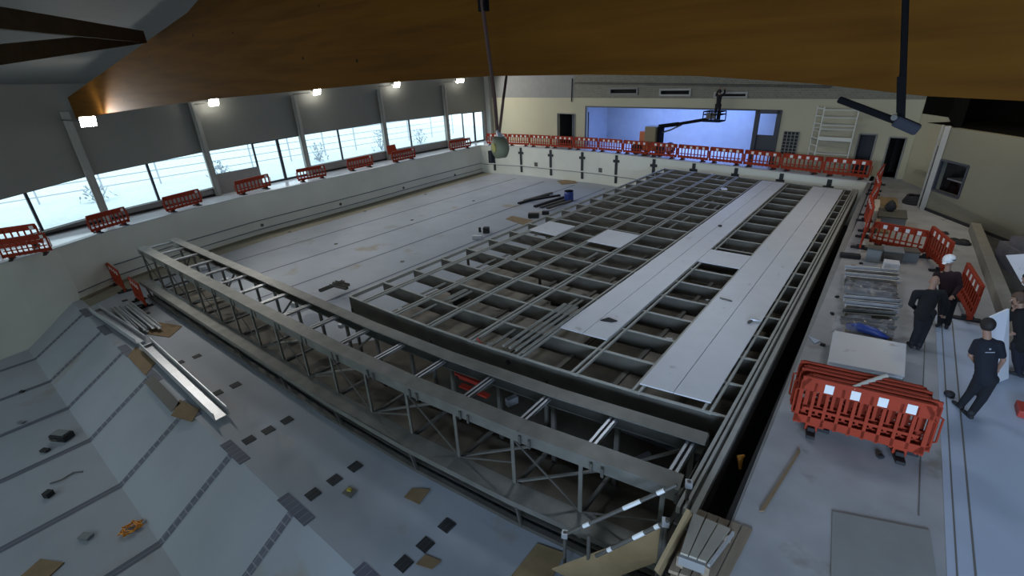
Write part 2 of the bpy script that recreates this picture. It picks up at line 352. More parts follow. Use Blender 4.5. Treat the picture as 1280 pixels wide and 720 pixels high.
for k in range(len(WALLL)-1):
    a, b = WALLL[k], WALLL[k+1]; wallseg(mb, a, b, hz(a[1]), ZT, hz(b[1]), ZT)
struct('wall_left_upper', mb, 'panel')
# openings, each bay: sill panels, mullions, glass
def tpar(u, v, k): p = bay_pt(u, v, k); a, b = WALLL[k], WALLL[k+1]; return (p.y-a[1])/(b[1]-a[1])
bays = {1: [(42, 260)], 2: [(193, 230)], 3: [], 4: [(426, 180)], 5: [(514, 168)], 6: []}
wi = 0
mbs = MB()
def window(k, t0, t1, mull, low=None, dark=False):
    """one window between fractions t0 and t1 of bay k"""
    global wi; wi += 1
    a = plan(k, t0); b = plan(k, t1)
    d = Vector((b[0]-a[0], b[1]-a[1], 0)); L = d.length; d.normalize(); n = Vector((-d.y, d.x, 0))
    z0a = sz(a[1]) if low is None else low; z0b = sz(b[1]) if low is None else low
    root = thing('window_%d' % wi, '', '', (0, 0, 0)); del root['label']; del root['category']; root['kind'] = 'structure'
    A0 = Vector((*a, z0a))+n*.1; B0 = Vector((*b, z0b))+n*.1; A1 = Vector((*a, hz(a[1])))+n*.1; B1 = Vector((*b, hz(b[1])))+n*.1
    fr = MB(); w = .09 if dark else .05
    for p, q in ((A0, B0), (A1, B1)): fr.bar(p, q, .08, w*1.2)
    for p, q in ((A0, A1), (B0, B1)): fr.bar(p, q, .08, w, up=d)
    for t in mull:
        p = A0.lerp(B0, t); q = A1.lerp(B1, t); fr.bar(p, q, .09, .16 if dark else .10, up=d)
    o = fr.build('window_frame', 'frame', root); o['kind'] = 'structure'
    g = MB().quad(A0, B0, B1, A1); o = g.build('window_pane', 'glass', root); o['kind'] = 'structure'
    return root
# bay 0/1 : beside the near end
window(0, .0, 1.0, [.33, .66])
wallseg(mbs, plan(0, 0), plan(0, 1), -.1, sz(-9), -.1, sz(1))
window(1, 0, 1, [tpar(42, 262, 1)]); wallseg(mbs, plan(1, 0), plan(1, 1), -.1, sz(1.), -.1, sz(5.05))
window(2, 0, 1, [tpar(193, 230, 2)]); wallseg(mbs, plan(2, 0), plan(2, 1), -.1, sz(5.05), -.1, sz(10.2))
td = tpar(320, 195, 3); window(3, 0, td, [], low=1.05); window(3, td, 1, [.5], low=.06, dark=True)
wallseg(mbs, plan(3, 0), plan(3, td), -.1, 1.05, -.1, 1.05); wallseg(mbs, plan(3, td), plan(3, 1), -.1, .02, -.1, .02)
window(4, 0, 1, [tpar(426, 180, 4)]); wallseg(mbs, plan(4, 0), plan(4, 1), -.1, sz(15.9), -.1, sz(22.2))
window(5, 0, 1, [tpar(514, 168, 5)]); wallseg(mbs, plan(5, 0), plan(5, 1), -.1, sz(22.2), -.1, sz(28.3))
td = tpar(580, 160, 6); window(6, 0, td, []); window(6, td, .86, [.55], low=.06, dark=True)
wallseg(mbs, plan(6, 0), plan(6, td), -.1, sz(28.3), -.1, sz(30)); wallseg(mbs, plan(6, td), plan(6, .86), -.1, .02, -.1, .02); wallseg(mbs, plan(6, .86), plan(6, 1), -.1, hz(32), -.1, hz(33))
struct('wall_left_sill', mbs, 'sillw')
# sill ledge and dark skirting groove
mb = MB(); mb2 = MB()
for k in (0, 1, 2, 4, 5):
    a, b = WALLL[k], WALLL[k+1]
    mb.bar((a[0]+.06, a[1], sz(a[1])), (b[0]+.06, b[1], sz(b[1])), .18, .035)
for k in range(7):
    a, b = WALLL[k], WALLL[k+1]
    if k not in (3, 6): mb2.bar((a[0]+.03, a[1], .05), (b[0]+.03, b[1], .05), .06, .10)
struct('trim_window_sill', mb, 'soffit'); struct('baseboard_left', mb2, 'rubber')
# columns
for i, (k, uv) in enumerate([(1, (114, 212)), (2, (260, 188)), (3, (380, 165)), (4, (478, 148)), (5, (555, 142))]):
    x, y = WALLL[k+1]
    mb = MB(); w = .30
    mb.box((x+.20, y, 2.35), (.10, w, 4.75)); mb.box((x+.02, y, 2.35), (.28, w*.55, 4.75)); mb.box((x+.27, y, 2.35), (.06, w*.3, 4.75))
    struct('column', mb, 'column')
mb = MB(); mb.box((-2.75, 33.3, 2.9), (.5, .35, 6)); struct('column_corner', mb, 'column')

# ------------------------------------------------------------------ far building wall
FA, FB = (-3.2, 33.6), (27.2, 28.8)
def fw(u, v): return on_plane(u, v, FA, FB)
fd = Vector((FB[0]-FA[0], FB[1]-FA[1], 0)).normalized(); fn = Vector((-fd.y, fd.x, 0))   # fn points away
def fx(p): return (p-Vector((*FA, 0))).dot(fd)
def fpt(s, z, off=0): return Vector((*FA, 0))+fd*s+Vector((0, 0, z))+fn*off
LEN = fx(Vector((*FB, 0)))
holes = []   # s0, s1, z0, z1
def hole(pts, z0=None):
    ps = [fw(*p) for p in pts]; s = [fx(p) for p in ps]; z = [p.z for p in ps]
    h = [sum(sorted(s)[:2])/2, sum(sorted(s)[2:])/2, sum(sorted(z)[:2])/2 if z0 is None else z0, sum(sorted(z)[2:])/2]; holes.append(h); return h
H_d1 = hole([(697, 142), (719, 142), (719, 175), (697, 173)], 0)
H_op = hole([(732, 134), (941, 140), (941, 193), (732, 180)], 0)
H_fr = hole([(942, 137), (972, 138), (972, 194), (942, 194)], 0); H_fr[0] = H_op[1]; H_op[3] = H_fr[3] = 2.95
H_d2 = hole([(1071, 167), (1093, 168), (1090, 207), (1069, 206)], 0)
H_d3 = hole([(1107, 171), (1127, 172), (1125, 225), (1104, 222)], 0)
HV = [hole(q) for q in ([(763, 110), (797, 111), (797, 118), (763, 117)], [(825, 111), (863, 113), (863, 120), (826, 118)], [(894, 115), (934, 117), (933, 123), (894, 120)])]
ZB = 3.5; ZTOP = 6.0
cuts = sorted({0, LEN, *[h[0] for h in holes], *[h[1] for h in holes]})
zs = sorted({0, ZB, ZTOP, *[h[2] for h in holes], *[h[3] for h in holes]})
low, high, hleft = MB(), MB(), MB()
s_band = fx(fw(718, 110))
cuts = sorted({*cuts, s_band})
for s0, s1 in zip(cuts, cuts[1:]):
    for z0, z1 in zip(zs, zs[1:]):
        if s1-s0 < 1e-3 or z1-z0 < 1e-3: continue
        sm, zm = (s0+s1)/2, (z0+z1)/2
        if any(h[0] < sm < h[1] and h[2] < zm < h[3] for h in holes): continue
        tgt = low if zm < ZB else (hleft if sm < s_band else high)
        A = [fpt(s0, z0), fpt(s1, z0), fpt(s1, z1), fpt(s0, z1)]
        tgt.add(A+[p+fn*.25 for p in A], [(0, 1, 2, 3), (4, 5, 6, 7), (0, 1, 5, 4), (1, 2, 6, 5), (2, 3, 7, 6), (3, 0, 4, 7)])
struct('wall_far', low, 'plaster'); struct('wall_far_blockwork', high, 'block'); struct('wall_far_upper', hleft, 'soffit')
# dark doorways: recess behind each
def recess(h, depth, m, name):
    mb = MB(); s0, s1, z0, z1 = h
    P = lambda s, z, o: fpt(s, z, o)
    mb.quad(P(s0, z0, depth), P(s1, z0, depth), P(s1, z1, depth), P(s0, z1, depth))
    for a, b in (((s0, z0), (s0, z1)), ((s1, z0), (s1, z1)), ((s0, z1), (s1, z1)), ((s0, z0), (s1, z0))):
        mb.quad(P(*a, .25), P(*b, .25), P(*b, depth), P(*a, depth))
    return struct(name, mb, m)
recess(H_d1, 1.6, 'dark', 'door_1'); recess(H_d3, 1.6, 'dark', 'door_3')
recess(H_d2, .6, mat('door_leaf_dark', (.02, .024, .034), .4), 'door_2')
for h, nm in ((H_d1, 'door_1_frame'), (H_d2, 'door_2_frame'), (H_d3, 'door_3_frame')):
    mb = MB(); s0, s1, z0, z1 = h
    for s in (s0, s1): mb.bar(fpt(s, z0, -.02), fpt(s, z1, -.02), .05, .06, up=fd)
    mb.bar(fpt(s0, z1, -.02), fpt(s1, z1, -.02), .05, .06); struct(nm, mb, 'soffit')
for i, h in enumerate(HV):
    root = thing('air_vent', ['grey framed air vent high on blockwork, leftmost of three', 'pale framed air vent high on blockwork, middle of three', 'pale framed air vent high on blockwork above the lift basket'][i], 'vent', fpt((h[0]+h[1])/2, (h[2]+h[3])/2), 0, 'air vents in the far wall')
    fr = MB(); s0, s1, z0, z1 = h
    for s in (s0, s1): fr.bar(fpt(s, z0-.06, -.03), fpt(s, z1+.06, -.03), .08, .10, up=fd)
    for z in (z0, z1): fr.bar(fpt(s0, z, -.03), fpt(s1, z, -.03), .08, .10)
    fr.build('vent_frame', 'soffit' if i == 0 else 'column', root)
    bk = MB()
    for q in range(5): z = lerp(z0, z1, (q+.5)/5); bk.bar(fpt(s0, z, .1), fpt(s1, z, .1), .09, .012, up=(0, .5, 1))
    bk.bar(fpt(s0, (z0+z1)/2, .2), fpt(s1, (z0+z1)/2, .2), .02, z1-z0); bk.build('vent_louvre', 'dark', root)
# room beyond the wide opening
s0, s1 = H_op[0], H_fr[1]
mb = MB(); D = 4.6
mb.quad(fpt(s0-1.5, -.01, D), fpt(s1+2, -.01, D), fpt(s1+2, 3.6, D), fpt(s0-1.5, 3.6, D)); struct('wall_back_room', mb, 'bluewall')
mb = MB(); mb.quad(fpt(s0-1.5, -.01, D), fpt(s0-1.5, 3.6, D), fpt(s0-1.5, 3.6, .25), fpt(s0-1.5, -.01, .25)); struct('wall_back_room_left', mb, 'bluewall')
mb = MB(); mb.quad(fpt(s1+2, -.01, D), fpt(s1+2, 3.6, D), fpt(s1+2, 3.6, .25), fpt(s1+2, -.01, .25)); struct('wall_back_room_right', mb, 'bluewall')
mb = MB(); mb.quad(fpt(s0-1.5, .0, D), fpt(s1+2, .0, D), fpt(s1+2, .0, 0), fpt(s0-1.5, .0, 0)); struct('floor_back_room', mb, 'whitefloor')
mb = MB(); mb.quad(fpt(s0-1.5, 3.6, D), fpt(s1+2, 3.6, D), fpt(s1+2, 3.6, .25), fpt(s0-1.5, 3.6, .25)); struct('ceiling_back_room', mb, 'bluewall')
# window frame round the opening and the dark glazed door at its right
mb = MB(); mb.bar(fpt(H_op[0], 2.93, 0), fpt(H_op[1], 2.93, 0), .12, .08); mb.bar(fpt(H_op[0], 0, 0), fpt(H_op[0], 2.95, 0), .10, .06, up=fd); struct('window_10_frame', mb, 'frame')
dr = MB(); s0, s1 = H_fr[0], H_fr[1]
for s in (s0+.12, s1-.06): dr.bar(fpt(s, 0, -.02), fpt(s, 2.95, -.02), .14, .22, up=fd)
dr.bar(fpt(s0, 2.86, -.02), fpt(s1, 2.86, -.02), .14, .2); dr.bar(fpt(s0, 1.2, .03), fpt(s1, 1.2, .03), .06, .9)
root = struct('door_4', dr, 'frame')
p = MB().quad(fpt(s0+.3, 1.6, .03), fpt(s1-.2, 1.6, .03), fpt(s1-.2, 2.76, .03), fpt(s0+.3, 2.76, .03)).build('door_pane', 'glass', root); p['kind'] = 'structure'
# louvre panel
ps = [fw(*q) for q in ((979, 167), (997, 168), (995, 196), (979, 195))]; ls = sorted(fx(q) for q in ps); s0, s1 = ls[0]+.05, ls[3]-.05; z0, z1 = .72, 1.9
root = thing('louvre_grille', 'dark gridded grille in the far wall right of the glazed door', 'grille', fpt((s0+s1)/2, .72), 0)
mb = MB(); mb.bar(fpt(s0, (z0+z1)/2, -.02), fpt(s1, (z0+z1)/2, -.02), .03, z1-z0); mb.build('grille_back', 'dark', root)
mb = MB()
for q in range(5): s = lerp(s0, s1, q/4); mb.bar(fpt(s, z0, -.05), fpt(s, z1, -.05), .03, .04, up=fd)
for q in range(8): z = lerp(z0, z1, q/7); mb.bar(fpt(s0, z, -.05), fpt(s1, z, -.05), .03, .03)
mb.build('grille_bars', 'soffit', root)
# grey service pipes along the blockwork and junction boxes
mb = MB(); mb.tube([fpt(fx(fw(720, 104)), fw(720, 104).z, -.12), fpt(fx(fw(1040, 108)), fw(1040, 108).z, -.12)], .06)
tag(mb.build('cable_tray', 'dsteel'), 'long grey conduit pipe along the top of the far blockwork', 'pipe')
mb = MB(); a = fw(716, 98); b = fw(715, 127); mb.tube([fpt(fx(a), a.z, -.06), fpt(fx(b), b.z, -.06)], .035)
tag(mb.build('down_pipe', 'blk'), 'thin black pipe dropping down the far wall above the single dark door', 'pipe')

# wall between the last door and the pillar, right diagonal wall, dark void above
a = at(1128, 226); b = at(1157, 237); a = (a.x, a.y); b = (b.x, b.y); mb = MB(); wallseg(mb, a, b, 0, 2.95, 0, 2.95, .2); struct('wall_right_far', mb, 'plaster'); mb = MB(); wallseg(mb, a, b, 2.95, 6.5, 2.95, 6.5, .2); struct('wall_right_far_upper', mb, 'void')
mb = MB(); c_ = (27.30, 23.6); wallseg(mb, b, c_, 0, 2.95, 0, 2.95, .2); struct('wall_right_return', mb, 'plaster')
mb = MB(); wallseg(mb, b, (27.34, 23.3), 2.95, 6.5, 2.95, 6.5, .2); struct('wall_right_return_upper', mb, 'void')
RA, RB = (27.22, 23.35), (32.4, 15.0)
def rw(u, v): return on_plane(u, v, RA, RB)
rd = Vector((RB[0]-RA[0], RB[1]-RA[1], 0)).normalized(); rn = Vector((rd.y, -rd.x, 0)); rn = -rn
if rn.y < 0: rn = -rn
RLEN = (Vector((*RB, 0))-Vector((*RA, 0))).length
def rpt(s, z, off=0): return Vector((*RA, 0))+rd*s+Vector((0, 0, z))+rn*off
def rs(p): return (p-Vector((*RA, 0))).dot(rd)
ww = [rw(*q) for q in ((1172, 199), (1207, 206), (1203, 248), (1170, 240))]
ws = sorted(rs(q) for q in ww); w0, w1 = (ws[0]+ws[1])/2, (ws[2]+ws[3])/2; wz0, wz1 = .78, 1.86
mb = MB()
for (a, b, z0, z1) in ((0, w0, 0, 2.95), (w1, RLEN, 0, 2.95), (w0, w1, 0, wz0), (w0, w1, wz1, 2.95)):
    A = [rpt(a, z0), rpt(b, z0), rpt(b, z1), rpt(a, z1)]; mb.add(A+[q+rn*.22 for q in A], [(0, 1, 2, 3), (4, 5, 6, 7), (0, 1, 5, 4), (1, 2, 6, 5), (2, 3, 7, 6), (3, 0, 4, 7)])
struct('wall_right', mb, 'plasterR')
mb = MB(); 
for s in (w0, w1): mb.bar(rpt(s, wz0, .02), rpt(s, wz1, .02), .1, .07, up=rd)
for z in (wz0, wz1): mb.bar(rpt(w0, z, .02), rpt(w1, z, .02), .1, .07)
root = struct('window_11', mb, 'frame')
o = MB().quad(rpt(w0, wz0, .08), rpt(w1, wz0, .08), rpt(w1, wz1, .08), rpt(w0, wz1, .08)).build('window_pane', 'glass', root); o['kind'] = 'structure'
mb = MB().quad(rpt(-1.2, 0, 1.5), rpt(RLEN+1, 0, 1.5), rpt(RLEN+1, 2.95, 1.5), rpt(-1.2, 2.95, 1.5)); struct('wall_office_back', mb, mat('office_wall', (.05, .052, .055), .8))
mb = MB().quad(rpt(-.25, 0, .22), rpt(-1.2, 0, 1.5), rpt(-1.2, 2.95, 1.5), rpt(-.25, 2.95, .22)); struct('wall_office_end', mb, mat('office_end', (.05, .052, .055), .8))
mb = MB(); mb.bar(rpt(w0-.1, 1.15, .7), rpt(w1+.1, 1.15, .7), .5, .05); struct('trim_counter', mb, 'sillw')
mb = MB(); mb.bar(rpt(0, .05, -.02), rpt(RLEN, .05, -.02), .03, .1); struct('baseboard_right', mb, 'rubber')
mb = MB(); x, y = RA; mb.box((x-.03, y-.02, 1.5), (.16, .2, 3.0)); mb.box((x-.16, y+.3, 1.5), (.06, .1, 3.)); struct('column_right', mb, 'column')
mb = MB(); mb.box((27.12, 24.1, 1.1), (.04, .7, 2.2), .1); struct('door_5', mb, 'frame')
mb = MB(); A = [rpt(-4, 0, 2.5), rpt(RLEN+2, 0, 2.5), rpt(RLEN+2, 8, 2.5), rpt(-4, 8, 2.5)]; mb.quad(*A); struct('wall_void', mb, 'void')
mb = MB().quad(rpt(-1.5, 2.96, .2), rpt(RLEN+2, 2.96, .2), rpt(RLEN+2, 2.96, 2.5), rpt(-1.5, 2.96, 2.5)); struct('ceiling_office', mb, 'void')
# kerb along the right side with the lower dark bay behind
K0, K1 = at(1218, 284, .14), at(1266, 410, .14); K0.z = K1.z = 0; K1 = K1+(K1-K0)*.1
mb = MB(); mb.bar(K0+Vector((0, 0, .14)), K1+Vector((0, 0, .14)), .24, .28); struct('trim_kerb_right', mb, mat('kerb', (.24, .225, .19), .7, var=.1))
mb = MB(); mb.prism([(28.7, 21.4, .004), (29.15, 9.5, .004), (32, 9.5, .004), (32, 16, .004)], .008); struct('floor_bay_right', mb, mat('dark_mat', (.05, .05, .05), .85, var=.2))
# shell that closes the hall behind and above
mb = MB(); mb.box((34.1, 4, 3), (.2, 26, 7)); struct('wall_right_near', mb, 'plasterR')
mb = MB(); mb.quad((-.8, -9, -.2), (34, -9, -.2), (34, -9, 0.6), (-.8, -9, 0.6)); mb.quad((-.8, -9, 4.2), (34, -9, 4.2), (34, -9, 7), (-.8, -9, 7)); struct('wall_near', mb, 'plasterR')

# ------------------------------------------------------------------ roof
def roof_z(x): return 5.78+.125*(x+2) if x < 16 else 8.03-.09*(x-16)
mb = MB(); N = 20
xs = [lerp(-3.4, 34.2, i/N) for i in range(N+1)]
for a, b in zip(xs, xs[1:]): mb.quad((a, -9, roof_z(a)), (b, -9, roof_z(b)), (b, 34.2, roof_z(b)), (a, 34.2, roof_z(a)))
struct('ceiling', mb, 'ceiling')
BOT = [(-.9, 4.45), (.6, 4.52), (3, 4.68), (5.6, 4.81), (9.5, 5.0), (12.8, 5.14), (17.1, 5.27), (19.7, 5.35), (21.6, 5.37), (23.1, 5.34), (24.3, 5.29), (25.3, 5.20), (26.1, 5.09), (26.7, 5.05), (29, 4.92), (33.8, 4.6)]
def beam(y, t=.22, name='beam'):
    top = []
    for x, z in BOT:
        top.append((x, max(z+.3, 5.50+.122*(x-1)) if x < 16 else roof_z(x)-.02))
    mb = MB(); n = len(BOT)
    vs = [(x, y, z) for x, z in BOT]+[(x, y, z) for x, z in top]+[(x, y+t, z) for x, z in BOT]+[(x, y+t, z) for x, z in top]
    fs = []
    for i in range(n-1): fs += [(i, i+1, n+i+1, n+i), (2*n+i, 2*n+i+1, 3*n+i+1, 3*n+i), (i, i+1, 2*n+i+1, 2*n+i), (n+i, n+i+1, 3*n+i+1, 3*n+i)]
    fs += [(0, n, 3*n, 2*n), (n-1, 2*n-1, 4*n-1, 3*n-1)]
    mb.add(vs, fs); return struct(name, mb, 'glulam')
beam(5.2)
# purlins to the near side of the first beam
J = on_plane(182, 46, (0, 4.9), (1, 4.9))
for (u, v) in ((-30, 18), (-30, 72)):
    e = at(u, v, 1.2, 1); e = J+(e-J)*2.4; mb = MB(); mb.bar(J+Vector((-.05, -.05, 0)), e, .12, .26); struct('beam_purlin', mb, 'purlin')
e0, e1 = at(-20, 8, 2.5, 1), at(95, -3, 4.5, 1); mb = MB(); mb.bar(e0, e1, .1, .2); struct('beam_purlin', mb, 'purlin')

# ------------------------------------------------------------------ the movable bulkhead (long steel frame across the pool)
def yb(x): return 4.62+.75*max(0, (x-16)/9)**2
X0, X1 = 3.5, 24.62
root = thing('bulkhead_frame', 'long grey steel truss frame with ladder like top standing across the empty pool', 'truss', ((X0+X1)/2, yb(14), ZF))
def along(mb, off, z, w, h, x0=X0, x1=X1, n=8, chan=False):
    for i in range(n):
        a, b = lerp(x0, x1, i/n), lerp(x0, x1, (i+1)/n)
        pa, pb = (a, yb(a)+off, z), (b, yb(b)+off, z)
        mb.bar(pa, pb, w, h)
    return mb
mb = MB(); along(mb, .14, -.18, .34, .03); along(mb, .01, -.30, .03, .24); along(mb, .14, -.42, .28, .025)
mb.build('top_chord', 'steel', root)
mb = MB(); along(mb, 1.26, -.18, .30, .03); along(mb, 1.38, -.30, .03, .24); along(mb, 1.26, -.42, .26, .025); mb.build('top_chord', 'steel', root)
XS = [3.7+1.295*i for i in range(17)]
for i, x in enumerate(XS):
    mb = MB()
    for q in (-.045, .045): mb.channel((x+q, yb(x)+.27, -.23), (x+q, yb(x)+1.14, -.23), .07, .05, .012, up=(0, 0, -1)); 
    for q in (.30, 1.11): mb.box((x, yb(x)+q, -.262), (.16, .06, .012))
    mb.build('rung', 'alu', root)
# walkway beam on the outside, low
mb = MB(); along(mb, -.14, -1.50, .40, .03); along(mb, -.33, -1.55, .025, .13); mb.build('walkway_beam', 'steel', root)
mb = MB(); along(mb, -.2, ZF+.05, .10, .09); along(mb, -.02, ZF+.05, .07, .06); mb.build('bottom_rail', 'dsteel', root)
mb = MB(); along(mb, 1.3, -1.55, .16, .10); mb.build('bottom_chord', 'dsteel', root)
mb = MB(); along(mb, 1.3, ZF+.05, .12, .09); mb.build('bottom_rail', 'dsteel', root)
for i, x in enumerate(XS):
    y = yb(x)
    mb = MB(); mb.bar((x, y+.03, -.43), (x, y+.03, ZF), .07, .012, up=(0, 1, 0)); mb.bar((x-.035, y+.06, -.43), (x-.035, y+.06, ZF), .012, .07, up=(0, 1, 0)); mb.build('post', 'steel', root)
    mb = MB(); mb.bar((x, y+1.34, -.43), (x, y+1.34, ZF), .09, .06, up=(0, 1, 0)); mb.build('post', 'dsteel', root)
    mb = MB(); mb.bar((x, y, -1.56), (x, y+1.3, -1.56), .06, .07); mb.build('cross_member', 'dsteel', root)
    if i % 2 == 0:
        mb = MB(); mb.bar((x+.3, y-.3, -1.6), (x+.3, y-.2, ZF+.05), .05, .05, up=(1, 0, 0)); mb.build('strut', 'dsteel', root)
    # gusset plates on the chord face
    for q in (-.10, .10): mb = MB(); mb.box((x+q+.3, y-.012, -.33), (.05, .02, .17)); mb.build('gusset', 'dsteel', root)
    if i < len(XS)-1:
        x2 = XS[i+1]; y2 = yb(x2)
        mb = MB()
        mz = -1.0
        if i % 2: mb.bar((x, y+.05, -1.5), (x2, y2+.05, mz), .035, .02, up=(0, 1, 0))
        else: mb.bar((x, y+.05, -.46), (x2, y2+.05, -1.5), .035, .02, up=(0, 1, 0))
        mb.build('diagonal_brace', 'dsteel', root)
        if i % 3 == 0:
            mb = MB(); mb.bar((x, y+1.3, -1.5), (x2, y2+1.3, -.46), .05, .04, up=(0, 1, 0)); mb.build('diagonal_brace', 'dsteel', root)
        if i in (3, 7, 9, 11, 13, 14):
            mb = MB(); mb.bar((x, y+.1, -1.5), (x2, y+1.2, -1.35), .045, .04); mb.build('cross_brace', 'steel', root)
# coloured bundles lying inside: white panels glimpsed through the frame
mb = MB(); along(mb, .68, -1.95, 1.1, .03, 4.2, 24.5); mb.build('lower_tray', mat('lower_tray', (.12, .105, .08), .8, var=.35, scale=1.5), root)
x = X1; mb = MB(); mb.box((x, yb(x)+.7, -.9), (.02, 1.2, 1.0)); mb.build('end_plate', 'dsteel', root)

# ------------------------------------------------------------------ the movable floor (grid of girders and joists)
def pm(x, t):
    """x: nominal position across, t: 0 near edge .. 1 far edge"""
    yn = yb(x)+2.06; yf = 28.1-1.5*((x-15)/9.8)
    y = lerp(yn, yf, t); return (x+.62*max(0, (y-8)/20)*(24.8-x)/9.8, y)
NG = 18
def zline(mb, x, t0, t1, z, w, h, n=9, chan=False):
    for i in range(n):
        a, b = lerp(t0, t1, i/n), lerp(t0, t1, (i+1)/n)
        pa, pb = pm(x, a), pm(x, b)
        (mb.channel if chan else mb.bar)((*pa, z), (*pb, z), w, h)
    return mb
ZP = -.2
plat = thing('pool_floor_platform', 'big flat grid of dark girders and pale joists filling half the pool', 'platform', (*pm(19.8, .5), ZF))
for k in range(NG+1):
    t = k/NG; mb = MB(); mf = MB(); n = 6; hgt = .52 if k == 0 else .36
    xs = [lerp(14.55, 24.74, i/n) for i in range(n+1)]
    for a, b in zip(xs, xs[1:]):
        pa, pb = pm(a, t), pm(b, t)
        mb.bar((*pa, ZP-.05-hgt/2), (*pb, ZP-.05-hgt/2), .025, hgt); mf.bar((*pa, ZP-.035), (*pb, ZP-.035), .06, .02); mb.bar((*pa, ZP-.05-hgt), (*pb, ZP-.05-hgt), .09, .02)
    mf.build('girder_flange', 'joist', mb.build('girder', 'girder', plat))
JX = [15.25, 16.6, 17.85, 19.2, 20.55, 21.85, 23.12, 24.38]
for x in JX:
    mb = MB()
    for q in (-.06, .06): zline(mb, x+q, 0, 1, ZP-.03, .045, .05)
    for k in range(NG+1): p = pm(x, k/NG); mb.box((*p, ZP-.05), (.16, .05, .01))
    mb.build('joist', 'joist', plat)
for x in (16.0, 17.2, 18.5, 19.9, 21.2, 22.5, 23.8):
    mb = MB(); zline(mb, x, 0, 1, ZP-.36, .10, .06); mb.build('lower_joist', 'girder', plat)
mb = MB()
for q, w, zz in ((24.74, .05, 0), (24.82, .04, .0), (24.93, .08, -.02)): zline(mb, q, -.125, 1, ZP+zz, w, .12)
mb.build('edge_rail', 'joist', plat)
mb = MB(); zline(mb, 24.83, -.125, 1, ZP-.30, .26, .04); zline(mb, 24.97, -.125, 1, ZP-.26, .02, .4); mb.build('edge_skirt', 'dsteel', plat)
mb = MB(); zline(mb, 14.55, 0, 1, ZP-.08, .06, .10); mb.build('edge_rail', 'joist', plat)
mb = MB(); n = 6
for i in range(n):
    for j in range(6):
        a, b = lerp(14.7, 24.6, j/6), lerp(14.7, 24.6, (j+1)/6); t0, t1 = i/n, (i+1)/n
        mb.quad((*pm(a, t0), ZP-1.0), (*pm(b, t0), ZP-1.0), (*pm(b, t1), ZP-1.0), (*pm(a, t1), ZP-1.0))
mb.build('shade_skin', mat('shade_skin', (.22, .195, .155), .8, var=.35, scale=1.6), plat)  # added skin over the floor; shade under the platform put into its colour
for x in (14.6, 17.85, 21.2, 24.5):
    for k in (0, 4, 8, 12, 16):
        p = pm(x, k/NG); mb = MB(); mb.tube([(*p, ZP-.4), (*p, ZF+.03)], .05, 8); mb.box((p[0], p[1], ZF+.015), (.25, .25, .03)); mb.build('support_leg', 'dsteel', plat)
# extra loose studs laid along the bays: short light channels that belong to the frame
random.seed(3)
for i in range(46):
    x = random.choice([15.7, 16.1, 17.0, 17.3, 18.3, 18.7, 19.6, 20.1]); k = random.randrange(NG); t0 = (k+.06)/NG; t1 = (k+random.choice([.5, .94, .94]))/NG
    mb = MB(); zline(mb, x+random.uniform(-.1, .1), t0, t1, ZP-.12-random.choice([0, 0, .28]), .06, .04, 1, True); mb.build('short_stud', 'joist', plat)
for q in (20.05, 20.22, 20.39, 20.56):
    mb = MB(); zline(mb, q, .005, .13, ZP+.02, .06, .04, 2, True); mb.build('short_stud', 'joist', plat)
for i in range(34):
    x = random.uniform(15.0, 20.3) if i < 24 else random.uniform(22.0, 23.0); t = random.uniform(.01, .9); p = pm(x, t); a = random.uniform(0, 3.1); d = Vector((math.cos(a), math.sin(a), 0))*random.uniform(.1, .3); z = ZP-random.choice([.40, .6, .9])
    mb = MB(); mb.bar(Vector((*p, z))-d, Vector((*p, z+.04))+d, random.uniform(.06, .16), .03); mb.build('bracket_plate', random.choice(['joist', 'alu', 'white', 'girder', 'steel']), plat)
# deck panels laid on the frame
def panel(x0, x1, t0, t1, label, name='floor_panel', grp='white panels laid on the platform', n=10, th=.03):
    mb = MB(); zt = ZP+.004
    for i in range(n):
        a, b = lerp(t0, t1, i/n), lerp(t0, t1, (i+1)/n)
        A, B, D, E = pm(x0, a), pm(x1, a), pm(x1, b), pm(x0, b); k = len(mb.v)
        mb.add([(*q, zt) for q in (A, B, D, E)]+[(*q, zt+th) for q in (A, B, D, E)], [(4, 5, 6, 7), (0, 1, 2, 3), (0, 3, 7, 4), (1, 2, 6, 5)]+([(0, 1, 5, 4)] if i == 0 else [])+([(2, 3, 7, 6)] if i == n-1 else []))
    return tag(mb.build(name, 'white'), label, 'floor panel', grp)
def tof(u, v, x): # fraction t for a pixel on the platform plane
    p = at(u, v, ZP+.03); yn, yf = pm(x, 0)[1], pm(x, 1)[1]; return (p.y-yn)/(yf-yn)
ta, tb = tof(733, 418, 21.2), tof(976, 228, 21.2)
panel(20.62, 21.20, ta, tb, 'long white panel run, left half of the left strip on the platform')
panel(21.215, 21.80, ta, tb, 'long white panel run with small dark mark, right half of the left strip')
tc, td_ = tof(848, 493, 23.7), tof(1033, 235, 23.7)
panel(23.10, 23.72, tc, td_, 'long white panel run, left half of the right strip on the platform')
panel(23.735, 24.38, tc, td_, 'long white panel run, right half of the right strip beside the rails')
t0, t1 = tof(904, 332, 22.5), tof(914, 316, 22.5)
panel(21.815, 23.085, t0, t1, 'short white panel joining the two long white strips', n=1)
panel(15.28, 16.55, tof(690, 293, 15.9), tof(705, 280, 15.9), 'single pale square panel on the platform grid, left of the pair', n=1)
panel(17.88, 19.2, tof(770, 308, 18.5), tof(783, 291, 18.5), 'single pale square panel on the platform grid, right of the pair', n=1)
zt = ZP+.04
def small(name, u, v, d, m, label, cat, z=zt, rz=0, bev=.01):
    p = at(u, v, z); mb = MB(); mb.box((p.x, p.y, z+d[2]/2), d, rz); return tag(mb.build(name, m, bevel=bev), label, cat)
